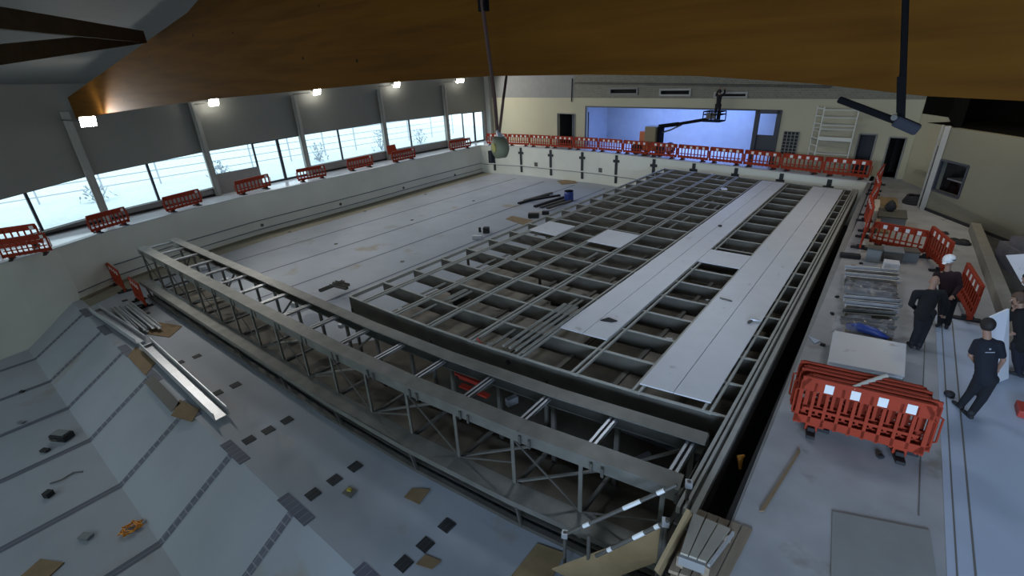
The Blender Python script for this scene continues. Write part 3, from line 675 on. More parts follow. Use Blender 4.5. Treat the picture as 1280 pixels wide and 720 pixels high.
p = at(760, 401, zt); mb = MB(); mb.prism([(p.x-.16, p.y-.1, zt), (p.x+.12, p.y-.02, zt), (p.x+.2, p.y+.1, zt), (p.x-.05, p.y+.14, zt)], .02); tag(mb.build('rag', 'rubber'), 'black rag at the near end of the left white strip', 'rag')
p = at(907, 375, zt); mb = MB(); mb.tube([(p.x-.15, p.y+.02, zt+.02), (p.x+.16, p.y-.02, zt+.02)], .018); tag(mb.build('small_bar', 'dsteel'), 'short grey bar lying on the right white strip', 'bar')
p = at(943, 403, zt)
b = thing('power_drill', 'small silver and dark drill lying on the right white strip', 'drill', p)
mb = MB(); mb.tube([(p.x-.1, p.y, zt+.05), (p.x+.02, p.y+.03, zt+.05), (p.x+.14, p.y+.06, zt+.05)], [.035, .035, .02]); mb.build('drill_body', 'alu', b)
mb = MB(); mb.bar((p.x-.06, p.y, zt+.04), (p.x-.1, p.y-.14, zt+.03), .05, .05); mb.build('drill_handle', 'dsteel', b)
small('offcut', 905, 237, (.25, .35, .05), 'white', 'small bright white offcut far along the platform grid', 'offcut', ZP+.01, .4)
small('tool_clip', 900, 283, (.12, .08, .05), 'rubber', 'tiny black clip on the left white strip halfway along', 'clip')
# clutter on the pool floor under and between the frames
def sheet(name, pts, m, label, cat, th=.02, z=ZF): 
    ps = [at(u, v, z) for u, v in pts]; return tag(MB().prism([(q.x, q.y, z+.004) for q in ps], th).build(name, m), label, cat)
p = at(720, 448+5, -.6)
for i, (u, v, z, ln, rz, lab) in enumerate([(625, 444, -.42, .75, .25, 'red long jack lying on the ledge beyond the truss middle'), (588, 474, -1.5, 1.0, .3, 'red pallet truck half hidden inside the truss')]):
    p = at(u, v, z); d = Vector((math.cos(rz), -math.sin(rz)*0+.05, 0)); b = thing('red_jack', lab, 'jack', p)
    mb = MB(); mb.bar(p-d*ln/2, p+d*ln/2, .16, .1); mb.build('jack_beam', 'red', b, bevel=.01)
    mb = MB(); mb.tube([p-d*ln/2+Vector((0, 0, .02)), p-d*(ln/2+.3)+Vector((0, 0, .25))], .02); mb.build('jack_handle', 'red', b)
    for q in (-.8, .8):
        c = p+d*(ln/2*q)-Vector((0, 0, .04)); mb = MB(); mb.lathe([(.06, -.1), (.06, .1)], c, 14, axis=1); mb.build('wheel', 'rubber', b)
    if z < -1:
        mb = MB(); 
        for q in (-.25, .25): mb.bar(p-d*.1+Vector((0, q, -.06)), p+d*.8+Vector((0, q, -.06)), .14, .05)
        mb.build('fork', 'red', b)

# ------------------------------------------------------------------ orange plastic barriers
def barrier_proto(L=2.0, H=1.0, nrefl=4, folded=False):
    b = thing('safety_barrier', 'prototype', 'barrier')
    mb = MB(); T = .045; n = 9
    mb.box((0, 0, H-.13), (L-.06, T, .24)); mb.box((0, 0, .22), (L-.04, T, .14)); mb.box((0, 0, H-.015), (L-.16, T+.03, .03))
    mb.box((0, 0, H*.42), (L*.86, T*.7, .05))
    for i in range(n+1):
        x = lerp(-L/2+.05, L/2-.05, i/n); mb.box((x, 0, H*.52), (.055 if 0 < i < n else .07, T, H*.78))
    for s in (-1, 1):
        mb.bar((s*(L/2-.05), 0, H*.82), (s*(L/2-.16), 0, H-.01), T, .07, up=(0, 0, 1)); mb.bar((s*(L/2-.05), 0, .26), (s*(L/2-.14), 0, .14), T, .07)
        mb.tube([(s*(L/2-.02), 0, .3), (s*(L/2+.035), 0, .32), (s*(L/2+.035), 0, H*.72), (s*(L/2-.02), 0, H*.74)], .018, 6)
        mb.box((s*(L/2-.33), 0, .11), (.2, .05, .14))
    mb.build('panel', 'orange', b, local=True, bevel=.008)
    for s in (-1, 1):
        f = MB(); x = s*(L/2-.33)
        if folded: f.prism([(x-.2, -.03, 0), (x+.2, -.03, 0), (x+.2, .03, 0), (x-.2, .03, 0)], .06)
        else: f.prism([(x-.07, -.24, .0), (x+.07, -.24, 0), (x+.09, .24, 0), (x-.09, .24, 0)], .06)
        if not folded: f.prism([(x-.06, -.10, .06), (x+.06, -.10, .06), (x+.06, .10, .06), (x-.06, .10, .06)], .07)
        f.build('rubber_foot', 'rubber', b, local=True, bevel=.01)
    for q in range(nrefl):
        x = lerp(-L*.27, L*.33, q/max(1, nrefl-1)) if nrefl > 1 else L*.40
        f = MB()
        f.box((x, 0, H-.15), (.14, T+.012, .15)); f.build('reflector', 'reflect', b, local=True)
    return b
PB4 = barrier_proto(); PB1 = barrier_proto(nrefl=1); PB5 = barrier_proto(folded=True)
used = {}
def barrier(kind, x, y, rz, label, group, z=0., tilt=0., s=(1, 1, 1), name=None):
    pr = {4: PB4, 1: PB1, 5: PB5}[kind]
    if kind not in used: used[kind] = 1; o = pr
    else: o = copy_tree(pr)
    o.location = (x, y, z); o.rotation_euler = (tilt, 0, rz); o.scale = s
    o['label'] = label; o['category'] = 'barrier'; o['group'] = group; return o
def foot_barrier(kind, a, b, label, group, s=1., z=0., flip=False, hs=1., dx=0):
    A, B = at(*a, z), at(*b, z); d = B-A; L = d.length/.67
    return barrier(kind, (A.x+B.x)/2+dx, (A.y+B.y)/2, math.atan2(d.y, d.x)+(PI if flip else 0), label, group, z, 0, (max(.7, min(1.1, L/2.1)), 1, .9*hs))
where = ['nearest the camera', 'by the first column', 'second full one from the left', 'third full one from the left', 'in front of the glazed double door', 'just past the glazed double door', 'second from the far end', 'at the far corner door']
LB = [((20, 325), (55, 319)), ((124, 292), (158, 282)), ((217, 266), (249, 257)), ((305, 244), (335, 236)), ((380, 228), (405, 223)), ((442, 214), (464, 209)), ((496, 204), (518, 199)), ((566, 189), (588, 185))]
for i, (a, b) in enumerate(LB):
    o = foot_barrier(1, a, b, 'orange barrier on window side deck, '+where[i], 'orange barriers along the window deck', hs=.88, dx=-.12)
p = at(-4, 322, 0); barrier(1, p.x-.6, p.y+.6, 1.2, 'orange barrier cut off by the left photo edge', 'orange barriers along the window deck', 0, 0, (.9, 1, .9))
# a tilted orange board leaning on the far window
p = at(490, 186, -2.7, 0); mb = MB(); mb.prism([(p.x, p.y-.42, p.z-.35), (p.x, p.y+.42, p.z-.30), (p.x-.03, p.y+.30, p.z+.28), (p.x-.03, p.y-.42, p.z+.26)], .05, (1, 0, 0)); tag(mb.build('leaning_board', 'orange'), 'small orange board leaning on the window sill behind a deck barrier', 'board')
# row behind the far pool edge
segs = []
RP = [(a[0]+0.1, a[1]+.36) for a in RIMF]; RP[0] = (-1.0, 30.7); RP[-1] = (25.2, 28.0)
tot = sum(math.dist(a, b) for a, b in zip(RP, RP[1:])); NB = 13
def along_poly(P, s):
    for a, b in zip(P, P[1:]):
        L = math.dist(a, b)
        if s <= L or b is P[-1]: return Vector((lerp(a[0], b[0], s/L), lerp(a[1], b[1], s/L), 0))
        s -= L
ordn = ['first from the left corner', 'second from the left corner', 'third, left of the single dark door', 'fourth, below the single dark door', 'fifth, at the left end of the blue opening', 'sixth from the left corner', 'seventh, left of the boom lift', 'eighth from left, right of the boom lift', 'fifth from right, below the lift arm', 'fourth from right, right of the lift basket', 'third from right, below the glazed door', 'second from right, below the grille', 'last at right, below the scaffold tower']
for i in range(NB):
    a, b = along_poly(RP, tot*i/NB), along_poly(RP, tot*(i+1)/NB); d = b-a
    barrier(4, (a.x+b.x)/2, (a.y+b.y)/2, math.atan2(d.y, d.x), 'orange barrier behind far pool edge, '+ordn[i], 'orange barriers along the far pool edge', 0, 0, (d.length/2.05, 1, .92))
# row seen end on along the right pool edge
RR = [(25.58, 27.6), (25.62, 25.4), (25.63, 23.2), (25.66, 21.0), (25.70, 18.9), (25.8, 17.0)]
wr = ['furthest, at the corner', 'second from the corner', 'third from the corner', 'fourth from the corner', 'nearest, where the row turns']
for i in range(5):
    a, b = Vector((*RR[i], 0)), Vector((*RR[i+1], 0)); d = b-a
    barrier(4, (a.x+b.x)/2, (a.y+b.y)/2, math.atan2(d.y, d.x)+(.10 if i % 2 else -.06), 'orange barrier seen end on along the right pool edge, '+wr[i], 'orange barriers along the right pool edge', 0, 0, (d.length/2.1, 1, .9))
foot_barrier(4, (1095, 308), (1142, 318), 'orange barrier standing across the right deck behind the stacked metal', 'orange barriers across the right deck', hs=.85)
a, b = at(1153, 318), at(1180, 345); d = b-a
barrier(4, (a.x+b.x)/2, (a.y+b.y)/2, math.atan2(d.y, d.x), 'orange barrier angled beside the person in the white helmet, nearer the stacked metal', 'orange barriers across the right deck', 0, 0, (.8, 1, .9))
a, b = Vector((27.88, 14.6, 0)), Vector((28.05, 13.1, 0)); d = b-a
barrier(4, (a.x+b.x)/2, (a.y+b.y)/2, math.atan2(d.y, d.x), 'orange barrier partly hidden behind the person in the white helmet', 'orange barriers across the right deck', 0, 0, (.8, 1, .9))
# leaning pile of barriers on the near deck
c = Vector((26.47, 7.50, 0)); ang = math.atan2(.22, 1.75)
nn = Vector((-math.sin(ang), math.cos(ang), 0)); dd = Vector((math.cos(ang), math.sin(ang), 0))
lab = ['front orange barrier of the leaning pile on near deck, four white reflectors', 'second orange barrier from the front in the leaning pile on the near deck', 'third orange barrier from the front in the leaning pile on the near deck', 'fourth orange barrier from the front in the leaning pile on the near deck', 'rear orange barrier of the leaning pile, against the stack of white sheets']
for i in range(5):
    q = c+nn*(.11*i)+dd*[0, .09, -.03, .0, -.06][i]
    barrier(4 if i == 0 else 5, q.x, q.y, ang+[0, .03, -.01, .02, 0][i], lab[i], 'orange barriers piled on the near deck', .012, -.16, (.83, 1, .93))
# pair on the pool floor beside the bulkhead
for k, (a, b, l) in enumerate([((143, 354), (160, 368), 'further away from it'), ((171, 374), (185, 386), 'nearer, end on to the truss')]):
    A, B = at(*a, ZF), at(*b, ZF); d = B-A
    barrier(4, (A.x+B.x)/2, (A.y+B.y)/2, math.atan2(d.y, d.x), 'orange barrier at the left end of the truss, '+l, 'orange barriers at the end of the truss', ZF, 0, (.9 if k == 0 else .72, 1, 1.0))

# ------------------------------------------------------------------ right deck: materials
p0 = [at(*q, .34) for q in ((1036, 452), (1043, 413), (1133, 430), (1131, 470))]
cx = sum((q for q in p0), Vector())/4
for i in range(6):
    o = Vector((random.uniform(-.015, .015), random.uniform(-.015, .015), 0)) if i < 5 else Vector()
    mb = MB(); mb.prism([(q.x+o.x, q.y+o.y, .10+.041*i) for q in p0], .036)
    tag(mb.build('white_sheet' if i > 3 else 'dark_sheet', 'white' if i > 3 else 'greycard', bevel=.004), ['lowest dark sheet of the stack on the right deck', 'second dark sheet up in the stack on the right deck', 'third dark sheet up in the stack on the right deck', 'fourth dark sheet up in the stack on the right deck', 'white sheet just under the top one of the stack', 'top white sheet of the stack behind the leaning barriers'][i], 'sheet', 'sheets stacked on the right deck')
for i, t in enumerate((.12, .5, .88)):
    a = p0[0].lerp(p0[1], t); b = p0[3].lerp(p0[2], t); mb = MB(); mb.bar((a.x+.03, a.y, .05), (b.x-.03, b.y, .05), .09, .09)
    tag(mb.build('timber_bearer', 'plank'), ['timber bearer under the white sheets, nearest the barriers', 'timber bearer under the middle of the white sheets', 'timber bearer under the far side of the white sheets'][i], 'bearer', 'bearers under the white sheets')
mb = MB(); a, b = at(1066, 485, .90), at(1108, 470, .92); mb.tube([a, a.lerp(b, .5)+Vector((0, 0, .01)), b], .035, 12); tag(mb.build('plastic_pole', 'cream'), 'cream pole lying on top of the leaning barriers', 'pole')
# aluminium lengths bundled on the deck, lying across it
random.seed(11)
grp = 'aluminium lengths stacked on the right deck'
rows = [(337, 1056, 1122, .22), (346, 1056, 1124, .22), (354, 1055, 1120, .22), (367, 1055, 1122, .22), (375, 1054, 1126, .22), (382, 1056, 1122, .22), (392, 1054, 1120, .22), (402, 1050, 1118, .22)]
rl = ['furthest bright one under the barrier', 'second from the far side', 'third from the far side', 'fourth from the far side, at the gap', 'fifth, middle bright one', 'third from the near side', 'second from the near side', 'nearest to the white sheets']
for i, (v, ua, ub, z) in enumerate(rows):
    a, b = at(ua, v, z), at(ub, v+random.uniform(4, 9), z); mb = MB(); mb.channel(a, b, .16, .10, .012, up=(0, -.35, 1)); mb.channel(a+Vector((.02, .12, -.02)), b+Vector((-.03, .12, -.02)), .09, .07, .01)
    mb.bar(a+Vector((.25, .05, -.02)), a+Vector((.25, .18, -.04)), .04, .01)
    tag(mb.build('aluminium_channel', 'alu' if i in (0, 1, 4, 5) else 'steel'), 'metal channel length laid across the right deck, '+rl[i], 'channel', grp)
for i, (ua, va, ub, vb, l) in enumerate([(1058, 426, 1066, 335, 'left'), (1112, 424, 1118, 345, 'right')]):
    a, b = at(ua, va, .10), at(ub, vb, .10); mb = MB(); mb.bar(a, b, .1, .20); tag(mb.build('timber_skid', 'plank'), 'timber skid under the aluminium lengths, %s hand one' % l, 'skid', 'skids under the aluminium lengths')
def crumple(name, pts, z, m, label, cat, nu=14, nv=10, amp=.07):
    A, B, Cc, D = [at(*q, z) for q in pts]; mb = MB(); idx = []
    for j in range(nv+1):
        for i in range(nu+1):
            p = A.lerp(B, i/nu).lerp(D.lerp(Cc, i/nu), j/nv); e = 0 if 0 < i < nu and 0 < j < nv else 1
            mb.v.append(p+Vector((random.uniform(-.03, .03), random.uniform(-.03, .03), random.uniform(-amp, amp)-(.12 if e else 0))))
    for j in range(nv):
        for i in range(nu): k = j*(nu+1)+i; mb.f.append((k, k+1, k+nu+2, k+nu+1))
    return tag(mb.build(name, m, smooth=True), label, cat)
crumple('plastic_film', ((1058, 348), (1122, 354), (1124, 374), (1056, 364)), .40, 'film', 'crumpled clear plastic film over the far aluminium lengths', 'film')
crumple('plastic_film', ((1044, 392), (1118, 398), (1120, 418), (1040, 412)), .36, 'film', 'crumpled clear plastic film beside the white sheets', 'film')
p = at(1080, 414, .30); mb = MB(); mb.tube([p+Vector((-.3, .05, 0)), p+Vector((-.1, .0, .06)), p+Vector((.15, -.02, .05)), p+Vector((.4, -.08, -.01))], [.06, .1, .09, .04], 10); tag(mb.build('blue_wrap', 'blue', smooth=True), 'blue plastic wrap bunched behind the white sheets', 'wrap')
def boxthing(name, u, v, d, m, label, cat, rz=0, z=0, bev=.015, lid=None):
    p = at(u, v, z)
    if lid:
        b = thing(name, label, cat, p); mb = MB(); mb.box((p.x, p.y, z+d[2]*.46), (d[0], d[1], d[2]*.9), rz); mb.build('box_body', m, b, bevel=bev)
        mb = MB(); mb.box((p.x, p.y, z+d[2]*.95), (d[0]*1.06, d[1]*1.06, d[2]*.1), rz); mb.build('box_lid', lid, b, bevel=bev*.6); return b
    mb = MB(); mb.box((p.x, p.y, z+d[2]/2), d, rz); return tag(mb.build(name, m, bevel=bev), label, cat)
# between the row and the cross barrier
boxthing('storage_crate', 1112, 280, (.75, 1.1, .4), 'greybin', 'grey crate on the right deck beyond the cross barrier', 'crate', .05, lid='dsteel')
p = at(1112, 263, .42); mb = MB(); mb.lathe([(.10, 0), (.16, .06), (.15, .2), (.08, .32), (.03, .36)], p, 12); tag(mb.build('black_bag', 'rubber', smooth=True), 'black bag on the grey crate on the right deck', 'bag')
boxthing('pallet_box', 1108, 258, (.6, 1.3, .22), 'ply', 'low wooden box behind the grey crate on the right deck', 'box', .05)
boxthing('ply_offcut', 1100, 288, (.45, .7, .06), 'card', 'brown sheet lying beside the grey crate', 'sheet', .05)
boxthing('long_carton', 1094, 266, (.18, 1.9, .3), 'cream', 'long pale carton standing beside the row of orange barriers', 'carton', .06)
mb = MB(); a, b = at(1096, 284, .25), at(1102, 258, .25); mb.bar(a, b, .12, .1); tag(mb.build('timber_length', 'plank'), 'timber length lying on the low boxes on the right deck', 'timber')
# things just beyond the aluminium, this side of the cross barrier
for i, (u, v, d, m, l) in enumerate([(1090, 326, (.34, .34, .42), 'greybin', 'grey bucket shaped tub at the left foot of the cross barrier'), (1113, 325, (.45, .5, .34), 'dsteel', 'dark box under the middle of the cross barrier'), (1133, 325, (.42, .4, .32), 'greybin', 'grey box under the right end of the cross barrier')]):
    boxthing('site_box', u, v, d, m, l, 'box', .1*i, lid='dsteel' if i != 1 else 'greybin')
boxthing('folded_sheet', 1112, 338, (.34, .34, .26), 'white', 'folded white sheet on top of the far aluminium lengths', 'sheet', .1, 0)
boxthing('small_block', 1076, 345, (.14, .22, .1), 'rubber', 'small black block left of the aluminium lengths', 'block', .4)
boxthing('small_wedge', 1062, 322, (.5, .22, .12), 'rubber', 'black rubber foot lying at the gutter edge by the barrier row', 'foot', .2)
for i, (u, v, l) in enumerate([(1076, 330, 'by the barrier row'), (1046, 372, 'left of the aluminium lengths'), (1040, 393, 'beside the plastic film'), (1028, 432, 'left of the white sheets'), (1100, 512+60, 'in front of the leaning barriers')]):
    boxthing('debris_lump', u, v, (.09, .07, .05), 'rubber', 'small black lump of debris on the right deck '+l, 'debris', i)
p = [at(*q) for q in ((1010, 421), (1026, 427), (1018, 430))]; tag(MB().prism([(q.x, q.y, .01) for q in p], .01).build('paper_scrap', 'cover'), 'triangular pale scrap at the gutter edge', 'scrap')
# coil of hose by the pillar
p = at(1143, 254); mb = MB()
for k in range(4):
    mb.tube([(p.x+.36*math.cos(a)*(1-.08*k), p.y+.42*math.sin(a)*(1-.08*k), .05+.07*k+.02*math.sin(3*a)) for a in [2*PI*i/24 for i in range(25)]], .05, 6)
mb.tube([(p.x-.3, p.y, .2), (p.x, p.y+.05, .22), (p.x+.3, p.y, .2)], .05, 6)
tag(mb.build('hose_coil', 'rubber', smooth=True), 'dark coiled hose on the floor beside the pillar', 'hose')
for i, (u, v, s, l) in enumerate([(1194, 304, 1., 'dark rag heap on the deck left of the kerb'), (1177, 292, .5, 'small dark rag on the deck below the right window')]):
    p = at(u, v); mb = MB()
    for q in range(5): mb.lathe([(.16*s, 0), (.14*s, .06*s), (.03, .1*s)], p+Vector((.22*s*math.cos(q*1.7), .28*s*math.sin(q*2.1), .0)), 9)
    tag(mb.build('rag_heap', 'rubber', smooth=True), l, 'rags')
boxthing('black_bin', 1219, 283, (.4, .35, .5), 'rubber', 'small black box at the top end of the kerb', 'box', .4)
boxthing('board_on_kerb', 1205, 500, (.02, .02, .01), 'rubber', 'tiny black screw on the deck', 'screw') if False else None
# white board in the dark bay at the right
p = [on_plane(*q, (28.9, 15.3), (31, 13.2)) for q in ((1257, 319), (1300, 316), (1302, 372), (1278, 356))]
mb = MB(); nb = Vector((.7, .7, 0)).normalized(); mb.prism(p, .03, nb); tag(mb.build('leaning_white_board', 'white'), 'white board leaning in the dark bay at the right edge of the photo', 'board')
mb = MB(); mb.box((29.35, 17.2, .3), (.7, 1.8, .6), .3); mb.box((29.35, 17.2, .7), (.5, 1.2, .3), .4); tag(mb.build('covered_pile', mat('grey_tarp', (.13, .12, .13), .9, var=.2)), 'grey covered pile behind the kerb at the right', 'pile')
# round cable drum near the walking person, in the drain
p = at(1187, 492, .05); mb = MB()
mb.lathe([(.06, .0), (.075, .02), (.075, .05), (.06, .07)], p-Vector((0, 0, .04)), 18); b = tag(mb.build('drain_plug', 'rubber', smooth=True), 'round black drain plug on the deck grooves left of the walking person', 'plug')
p = at(1285, 518); mb = MB(); mb.box((p.x, p.y, .06), (.3, .35, .12)); tag(mb.build('red_block', 'red', bevel=.01), 'dull red block at the right edge of the photo near the floor', 'block')

# ------------------------------------------------------------------ pool floor: loose material
grp = 'aluminium beams laid by the slope'
for i, (a, b, wd, h, l) in enumerate([((120, 389), (177, 428), .30, .22, 'upper left one of the two long beams'), ((183, 432), (278, 522), .34, .24, 'lower right one of the two long beams')]):
    A, B = at(*a, ZF+.1), at(*b, ZF+.1); mb = MB(); mb.channel(A, B, wd, h, .02); mb.bar(A.lerp(B, .02)+Vector((0, 0, .02)), A.lerp(B, .03)+Vector((0, 0, .02)), wd, .16)
    tag(mb.build('aluminium_beam', 'alu'), 'long open aluminium beam on the pool floor, '+l, 'beam', grp)
for i, (a, b, l) in enumerate([((142, 386), (172, 414), 'first'), ((148, 385), (182, 413), 'second'), ((158, 383), (192, 411), 'third'), ((163, 381), (200, 411), 'fourth, nearest the truss')]):
    A, B = at(*a, ZF+.12), at(*b, ZF+.12); mb = MB(); mb.channel(A, B, .12, .12, .015); tag(mb.build('aluminium_length', 'alu'), 'short aluminium length beside the long beams, %s from the left' % l, 'channel', 'short lengths beside the long beams')
for i, (pts, m, l) in enumerate([
    (((225, 500), (250, 512), (240, 528), (214, 520)), 'card', 'brown cardboard under the lower end of the long aluminium beam'),
    (((192, 470), (226, 505), (214, 515), (180, 478)), 'greycard', 'grey sheet beside the middle of the lower aluminium beam'),
    (((170, 434), (196, 452), (182, 470), (160, 446)), 'card', 'brown cardboard where the two aluminium beams meet'),
    (((192, 402), (228, 408), (212, 422), (184, 418)), 'card', 'brown cardboard between the short lengths and the truss'),
    (((505, 622), (515, 611), (538, 612), (524, 631)), 'card', 'square of brown cardboard alone on the pool floor near the truss'),
    (((427, 617), (436, 609), (447, 613), (438, 623)), 'greycard', 'small dark tile sample beside the black floor marks'),
    (((520, 706), (532, 694), (552, 702), (540, 712)), 'card', 'stained brown rag shape beside the lowest black floor marks'),
    (((638, 722), (672, 680), (706, 692), (690, 724)), 'ply', 'tan plywood sheet on the pool floor at the bottom of the photo'),
    (((206, 402), (220, 400), (226, 408), (214, 410)), 'film', 'crumpled clear film at the left foot of the truss'),
    (((696, 226), (716, 224), (722, 229), (702, 231)), 'card', 'brown patch of cardboard below the far wall'),
    (((640, 270), (668, 276), (662, 284), (632, 274)), 'card', 'brown sheet at the far left edge of the platform'),
    ]):
    sheet('loose_sheet', pts, m, l, 'sheet', .015)
mb = MB(); p = at(437, 613, ZF+.03); mb.box((p.x, p.y, ZF+.05), (.1, .07, .05), .4); tag(mb.build('sponge', 'yellow', bevel=.01), 'small yellow sponge on the dark tile sample', 'sponge')
# objects lying in the deep end
def deep(u, v): return at(u, v, ZD)
p = deep(79, 548)
b = thing('tool_case', 'dark tool case lying open on the deep end floor', 'case', p, .5)
mb = MB(); mb.box((0, 0, .09), (.5, .3, .18)); mb.build('case_body', 'rubber', b, local=True, bevel=.02)
mb = MB(); mb.tube([(-.12, -.16, .12), (-.12, -.22, .14), (.12, -.22, .14), (.12, -.16, .12)], .015, 6); mb.build('case_handle', 'dsteel', b, local=True)
mb = MB(); mb.box((0, 0, .2), (.4, .2, .04)); mb.build('case_lid', 'greybin', b, local=True, bevel=.01)
for (u, v, d, m, l) in [(57, 564, (.22, .13, .07), 'rubber', 'small black pack beside the tool case in the deep end'), (108, 672, (.26, .16, .07), 'greybin', 'small grey battery pack alone on the deep end floor'), (62, 620, (.16, .16, .14), 'rubber', 'small dark knob of tools in the deep end, left of the slope'), (27, 529, (.2, .1, .05), 'greybin', 'grey scrap on the deep floor at the left edge'), (28, 490, (.14, .1, .05), 'rubber', 'tiny dark scrap high on the deep floor'), (50, 716, (.6, .5, .03), 'card', 'brown sheet at the bottom left of the deep floor')]:
    p = deep(u, v); mb = MB(); mb.box((p.x, p.y, ZD+d[2]/2), d, .5); tag(mb.build('loose_item', m, bevel=.01), l, 'item')
p = deep(165, 662); random.seed(5); mb = MB()
pts = []
for k in range(40): a = k*.9; rr = .05+.14*abs(math.sin(k*1.7)); pts.append((p.x+rr*math.cos(a), p.y+rr*math.sin(a)*1.3, ZD+.02+.06*abs(math.sin(k*.8))))
mb.tube(pts, .012, 5); tag(mb.build('warning_tape', 'orangetape'), 'tangle of orange and white tape at the foot of the slope', 'tape')
p = deep(63, 605); mb = MB(); mb.tube([(p.x, p.y, ZD+.02), (p.x+.1, p.y+.2, ZD+.03), (p.x+.02, p.y+.45, ZD+.02), (p.x+.18, p.y+.6, ZD+.02)], .018, 6); tag(mb.build('hose_scrap', 'greycard'), 'short grey hose lying on the deep end floor', 'hose')
# pile of dark lengths and blue drum on the far shallow floor
grp = 'dark lengths piled on the far shallow floor'
for i, (a, b, l) in enumerate([((648, 253), (686, 243), 'upper left one'), ((655, 250), (690, 240), 'uppermost one'), ((668, 257), (706, 245), 'third from the top'), ((676, 258), (712, 247), 'fourth from the top'), ((662, 249), (700, 243), 'middle one'), ((684, 259), (714, 250), 'lowest right one')]):
    A, B = at(*a, ZF+.13+.13*(i//4)), at(*b, ZF+.13+.13*(i//4)); mb = MB(); mb.channel(A, B, .16, .12, .015, up=(0, 0, -1)); tag(mb.build('dark_length', 'rubber' if i % 2 == 0 else 'dsteel'), 'dark metal length in the pile on the far shallow floor, '+l, 'length', grp)
p = at(711, 251, ZF); b = thing('blue_drum', 'blue plastic drum at the end of the dark pile on the far floor', 'drum', p)
mb = MB(); mb.lathe([(.26, 0), (.29, .04), (.30, .3), (.29, .36), (.30, .42), (.28, .62)], p, 20); mb.build('drum_body', 'blue', b, smooth=True)
mb = MB(); mb.lathe([(.285, .62), (.29, .65), (.10, .66), (.09, .69)], p, 20); mb.build('drum_lid', 'blk', b, smooth=True)
# bits along the left edge of the platform
for i, (u, v, d, m, l) in enumerate([(597, 299, (.5, .2, .2), 'alu', 'small silver metal piece beside the left edge of the platform'), (608, 291, (.3, .3, .3), 'rubber', 'black lump beside the silver piece at the platform edge'), (667, 272, (.6, .3, .25), 'rubber', 'black block against the far left edge of the platform'), (682, 268, (.4, .25, .2), 'rubber', 'smaller black block further along the left platform edge'), (600, 290, (.12, .12, .25), 'rubber', 'small black post shaped bit left of the platform')]):
    p = at(u, v, ZF); mb = MB(); mb.box((p.x, p.y, ZF+d[2]/2), d, .5); tag(mb.build('loose_piece', m, bevel=.015), l, 'piece')
for i, (a, b, l) in enumerate([((400, 365), (430, 353), 'left'), ((414, 357), (434, 362), 'middle'), ((418, 354), (436, 358), 'right')]):
    A, B = at(*a, ZF+.3), at(*b, ZF+.3); mb = MB(); mb.channel(A, B, .14, .1, .015); tag(mb.build('steel_length', 'dsteel'), 'grey steel length leaning by the platform corner behind the truss, %s one' % l, 'length', 'steel lengths behind the truss')
    mb = MB()
# loose parts seen inside the truss and grid
random.seed(9)
spots = [(255, 336, 'white', (.3, .2, .12)), (283, 352, 'white', (.25, .2, .15)), (375, 383, 'white', (.5, .35, .2)), (430, 408, 'alu', (.35, .15, .15)), (513, 377, 'alu', (.4, .12, .1)), (575, 378, 'rubber', (.5, .4, .3)), (645, 405-10, 'alu', (.8, .1, .1)), (700, 380, 'rubber', (.5, .3, .2)), (800, 575, 'alu', (.5, .1, .1)), (640, 505, 'alu', (.3, .15, .2))]
wsp = ['near the left end of the truss', 'by the fourth rung of the truss', 'under the ninth rung of the truss', 'under the eleventh rung of the truss', 'in the gap between truss and platform', 'in the near left bay of the platform', 'in the near middle bays of the platform', 'in the middle bays left of the white strips', 'at the right end of the truss', 'under the right half of the truss']
for i, (u, v, m, d) in enumerate(spots):
    zz = -1.18 if v < 470 and 500 < u < 720 and m != 'x' and i in (5, 6, 7) else (-1.86 if i not in (4,) else ZF)
    p = at(u, v, zz); mb = MB(); mb.box((p.x, p.y, zz+d[2]/2), d, random.uniform(0, 2)); tag(mb.build('loose_part', m, bevel=.02), '%s loose part lying %s' % ({'white': 'white', 'alu': 'silver', 'rubber': 'black'}[m], wsp[i]), 'part')
p = at(925, 571, -.3); mb = MB(); mb.tube([(p.x+.05, p.y-.1, -.45), (p.x, p.y, -.3), (p.x+.04, p.y+.1, -.33)], [.02, .05, .02], 6); tag(mb.build('orange_tag', 'orangetape'), 'orange tag hanging in the black gap beside the platform rails', 'tag')

# ------------------------------------------------------------------ timber landing at the right end of the truss
land = thing('timber_landing', 'timber plank landing with one raised step at the end of the truss', 'landing', at(900, 690, 0))
# lower boards: run along Y
def quadpx(pts, z): return [at(*q, z) for q in pts]
L0 = quadpx([(872, 636), (942, 662), (905, 735), (835, 712)], .02)
for i in range(5):
    a, b = i/5+.012, (i+1)/5-.012
    A, B, Cq, D = L0[0].lerp(L0[1], a), L0[0].lerp(L0[1], b), L0[3].lerp(L0[2], b), L0[3].lerp(L0[2], a)
    MB().prism([A, B, Cq, D], -.05).build('board', 'plank', land)
L1 = quadpx([(866, 641), (914, 661), (883, 702), (850, 690)], .24)
for i in range(3):
    a, b = i/3+.02, (i+1)/3-.02
    A, B, Cq, D = L1[0].lerp(L1[1], a), L1[0].lerp(L1[1], b), L1[3].lerp(L1[2], b), L1[3].lerp(L1[2], a)
    MB().prism([A, B, Cq, D], -.05).build('step_board', mat('step_plank', (.33, .30, .24), .7, var=.1), land)
A, B = L1[3], L1[2]; mb = MB(); mb.bar(A-Vector((0, .02, .1)), B-Vector((0, .02, .1)), .04, .14); mb.build('riser', 'lip', land)
A, B = L1[1], L1[2]; mb = MB(); mb.bar(A+Vector((.03, 0, -.05)), B+Vector((.03, 0, -.05)), .03, .06); mb.build('step_edge', 'alu', land)
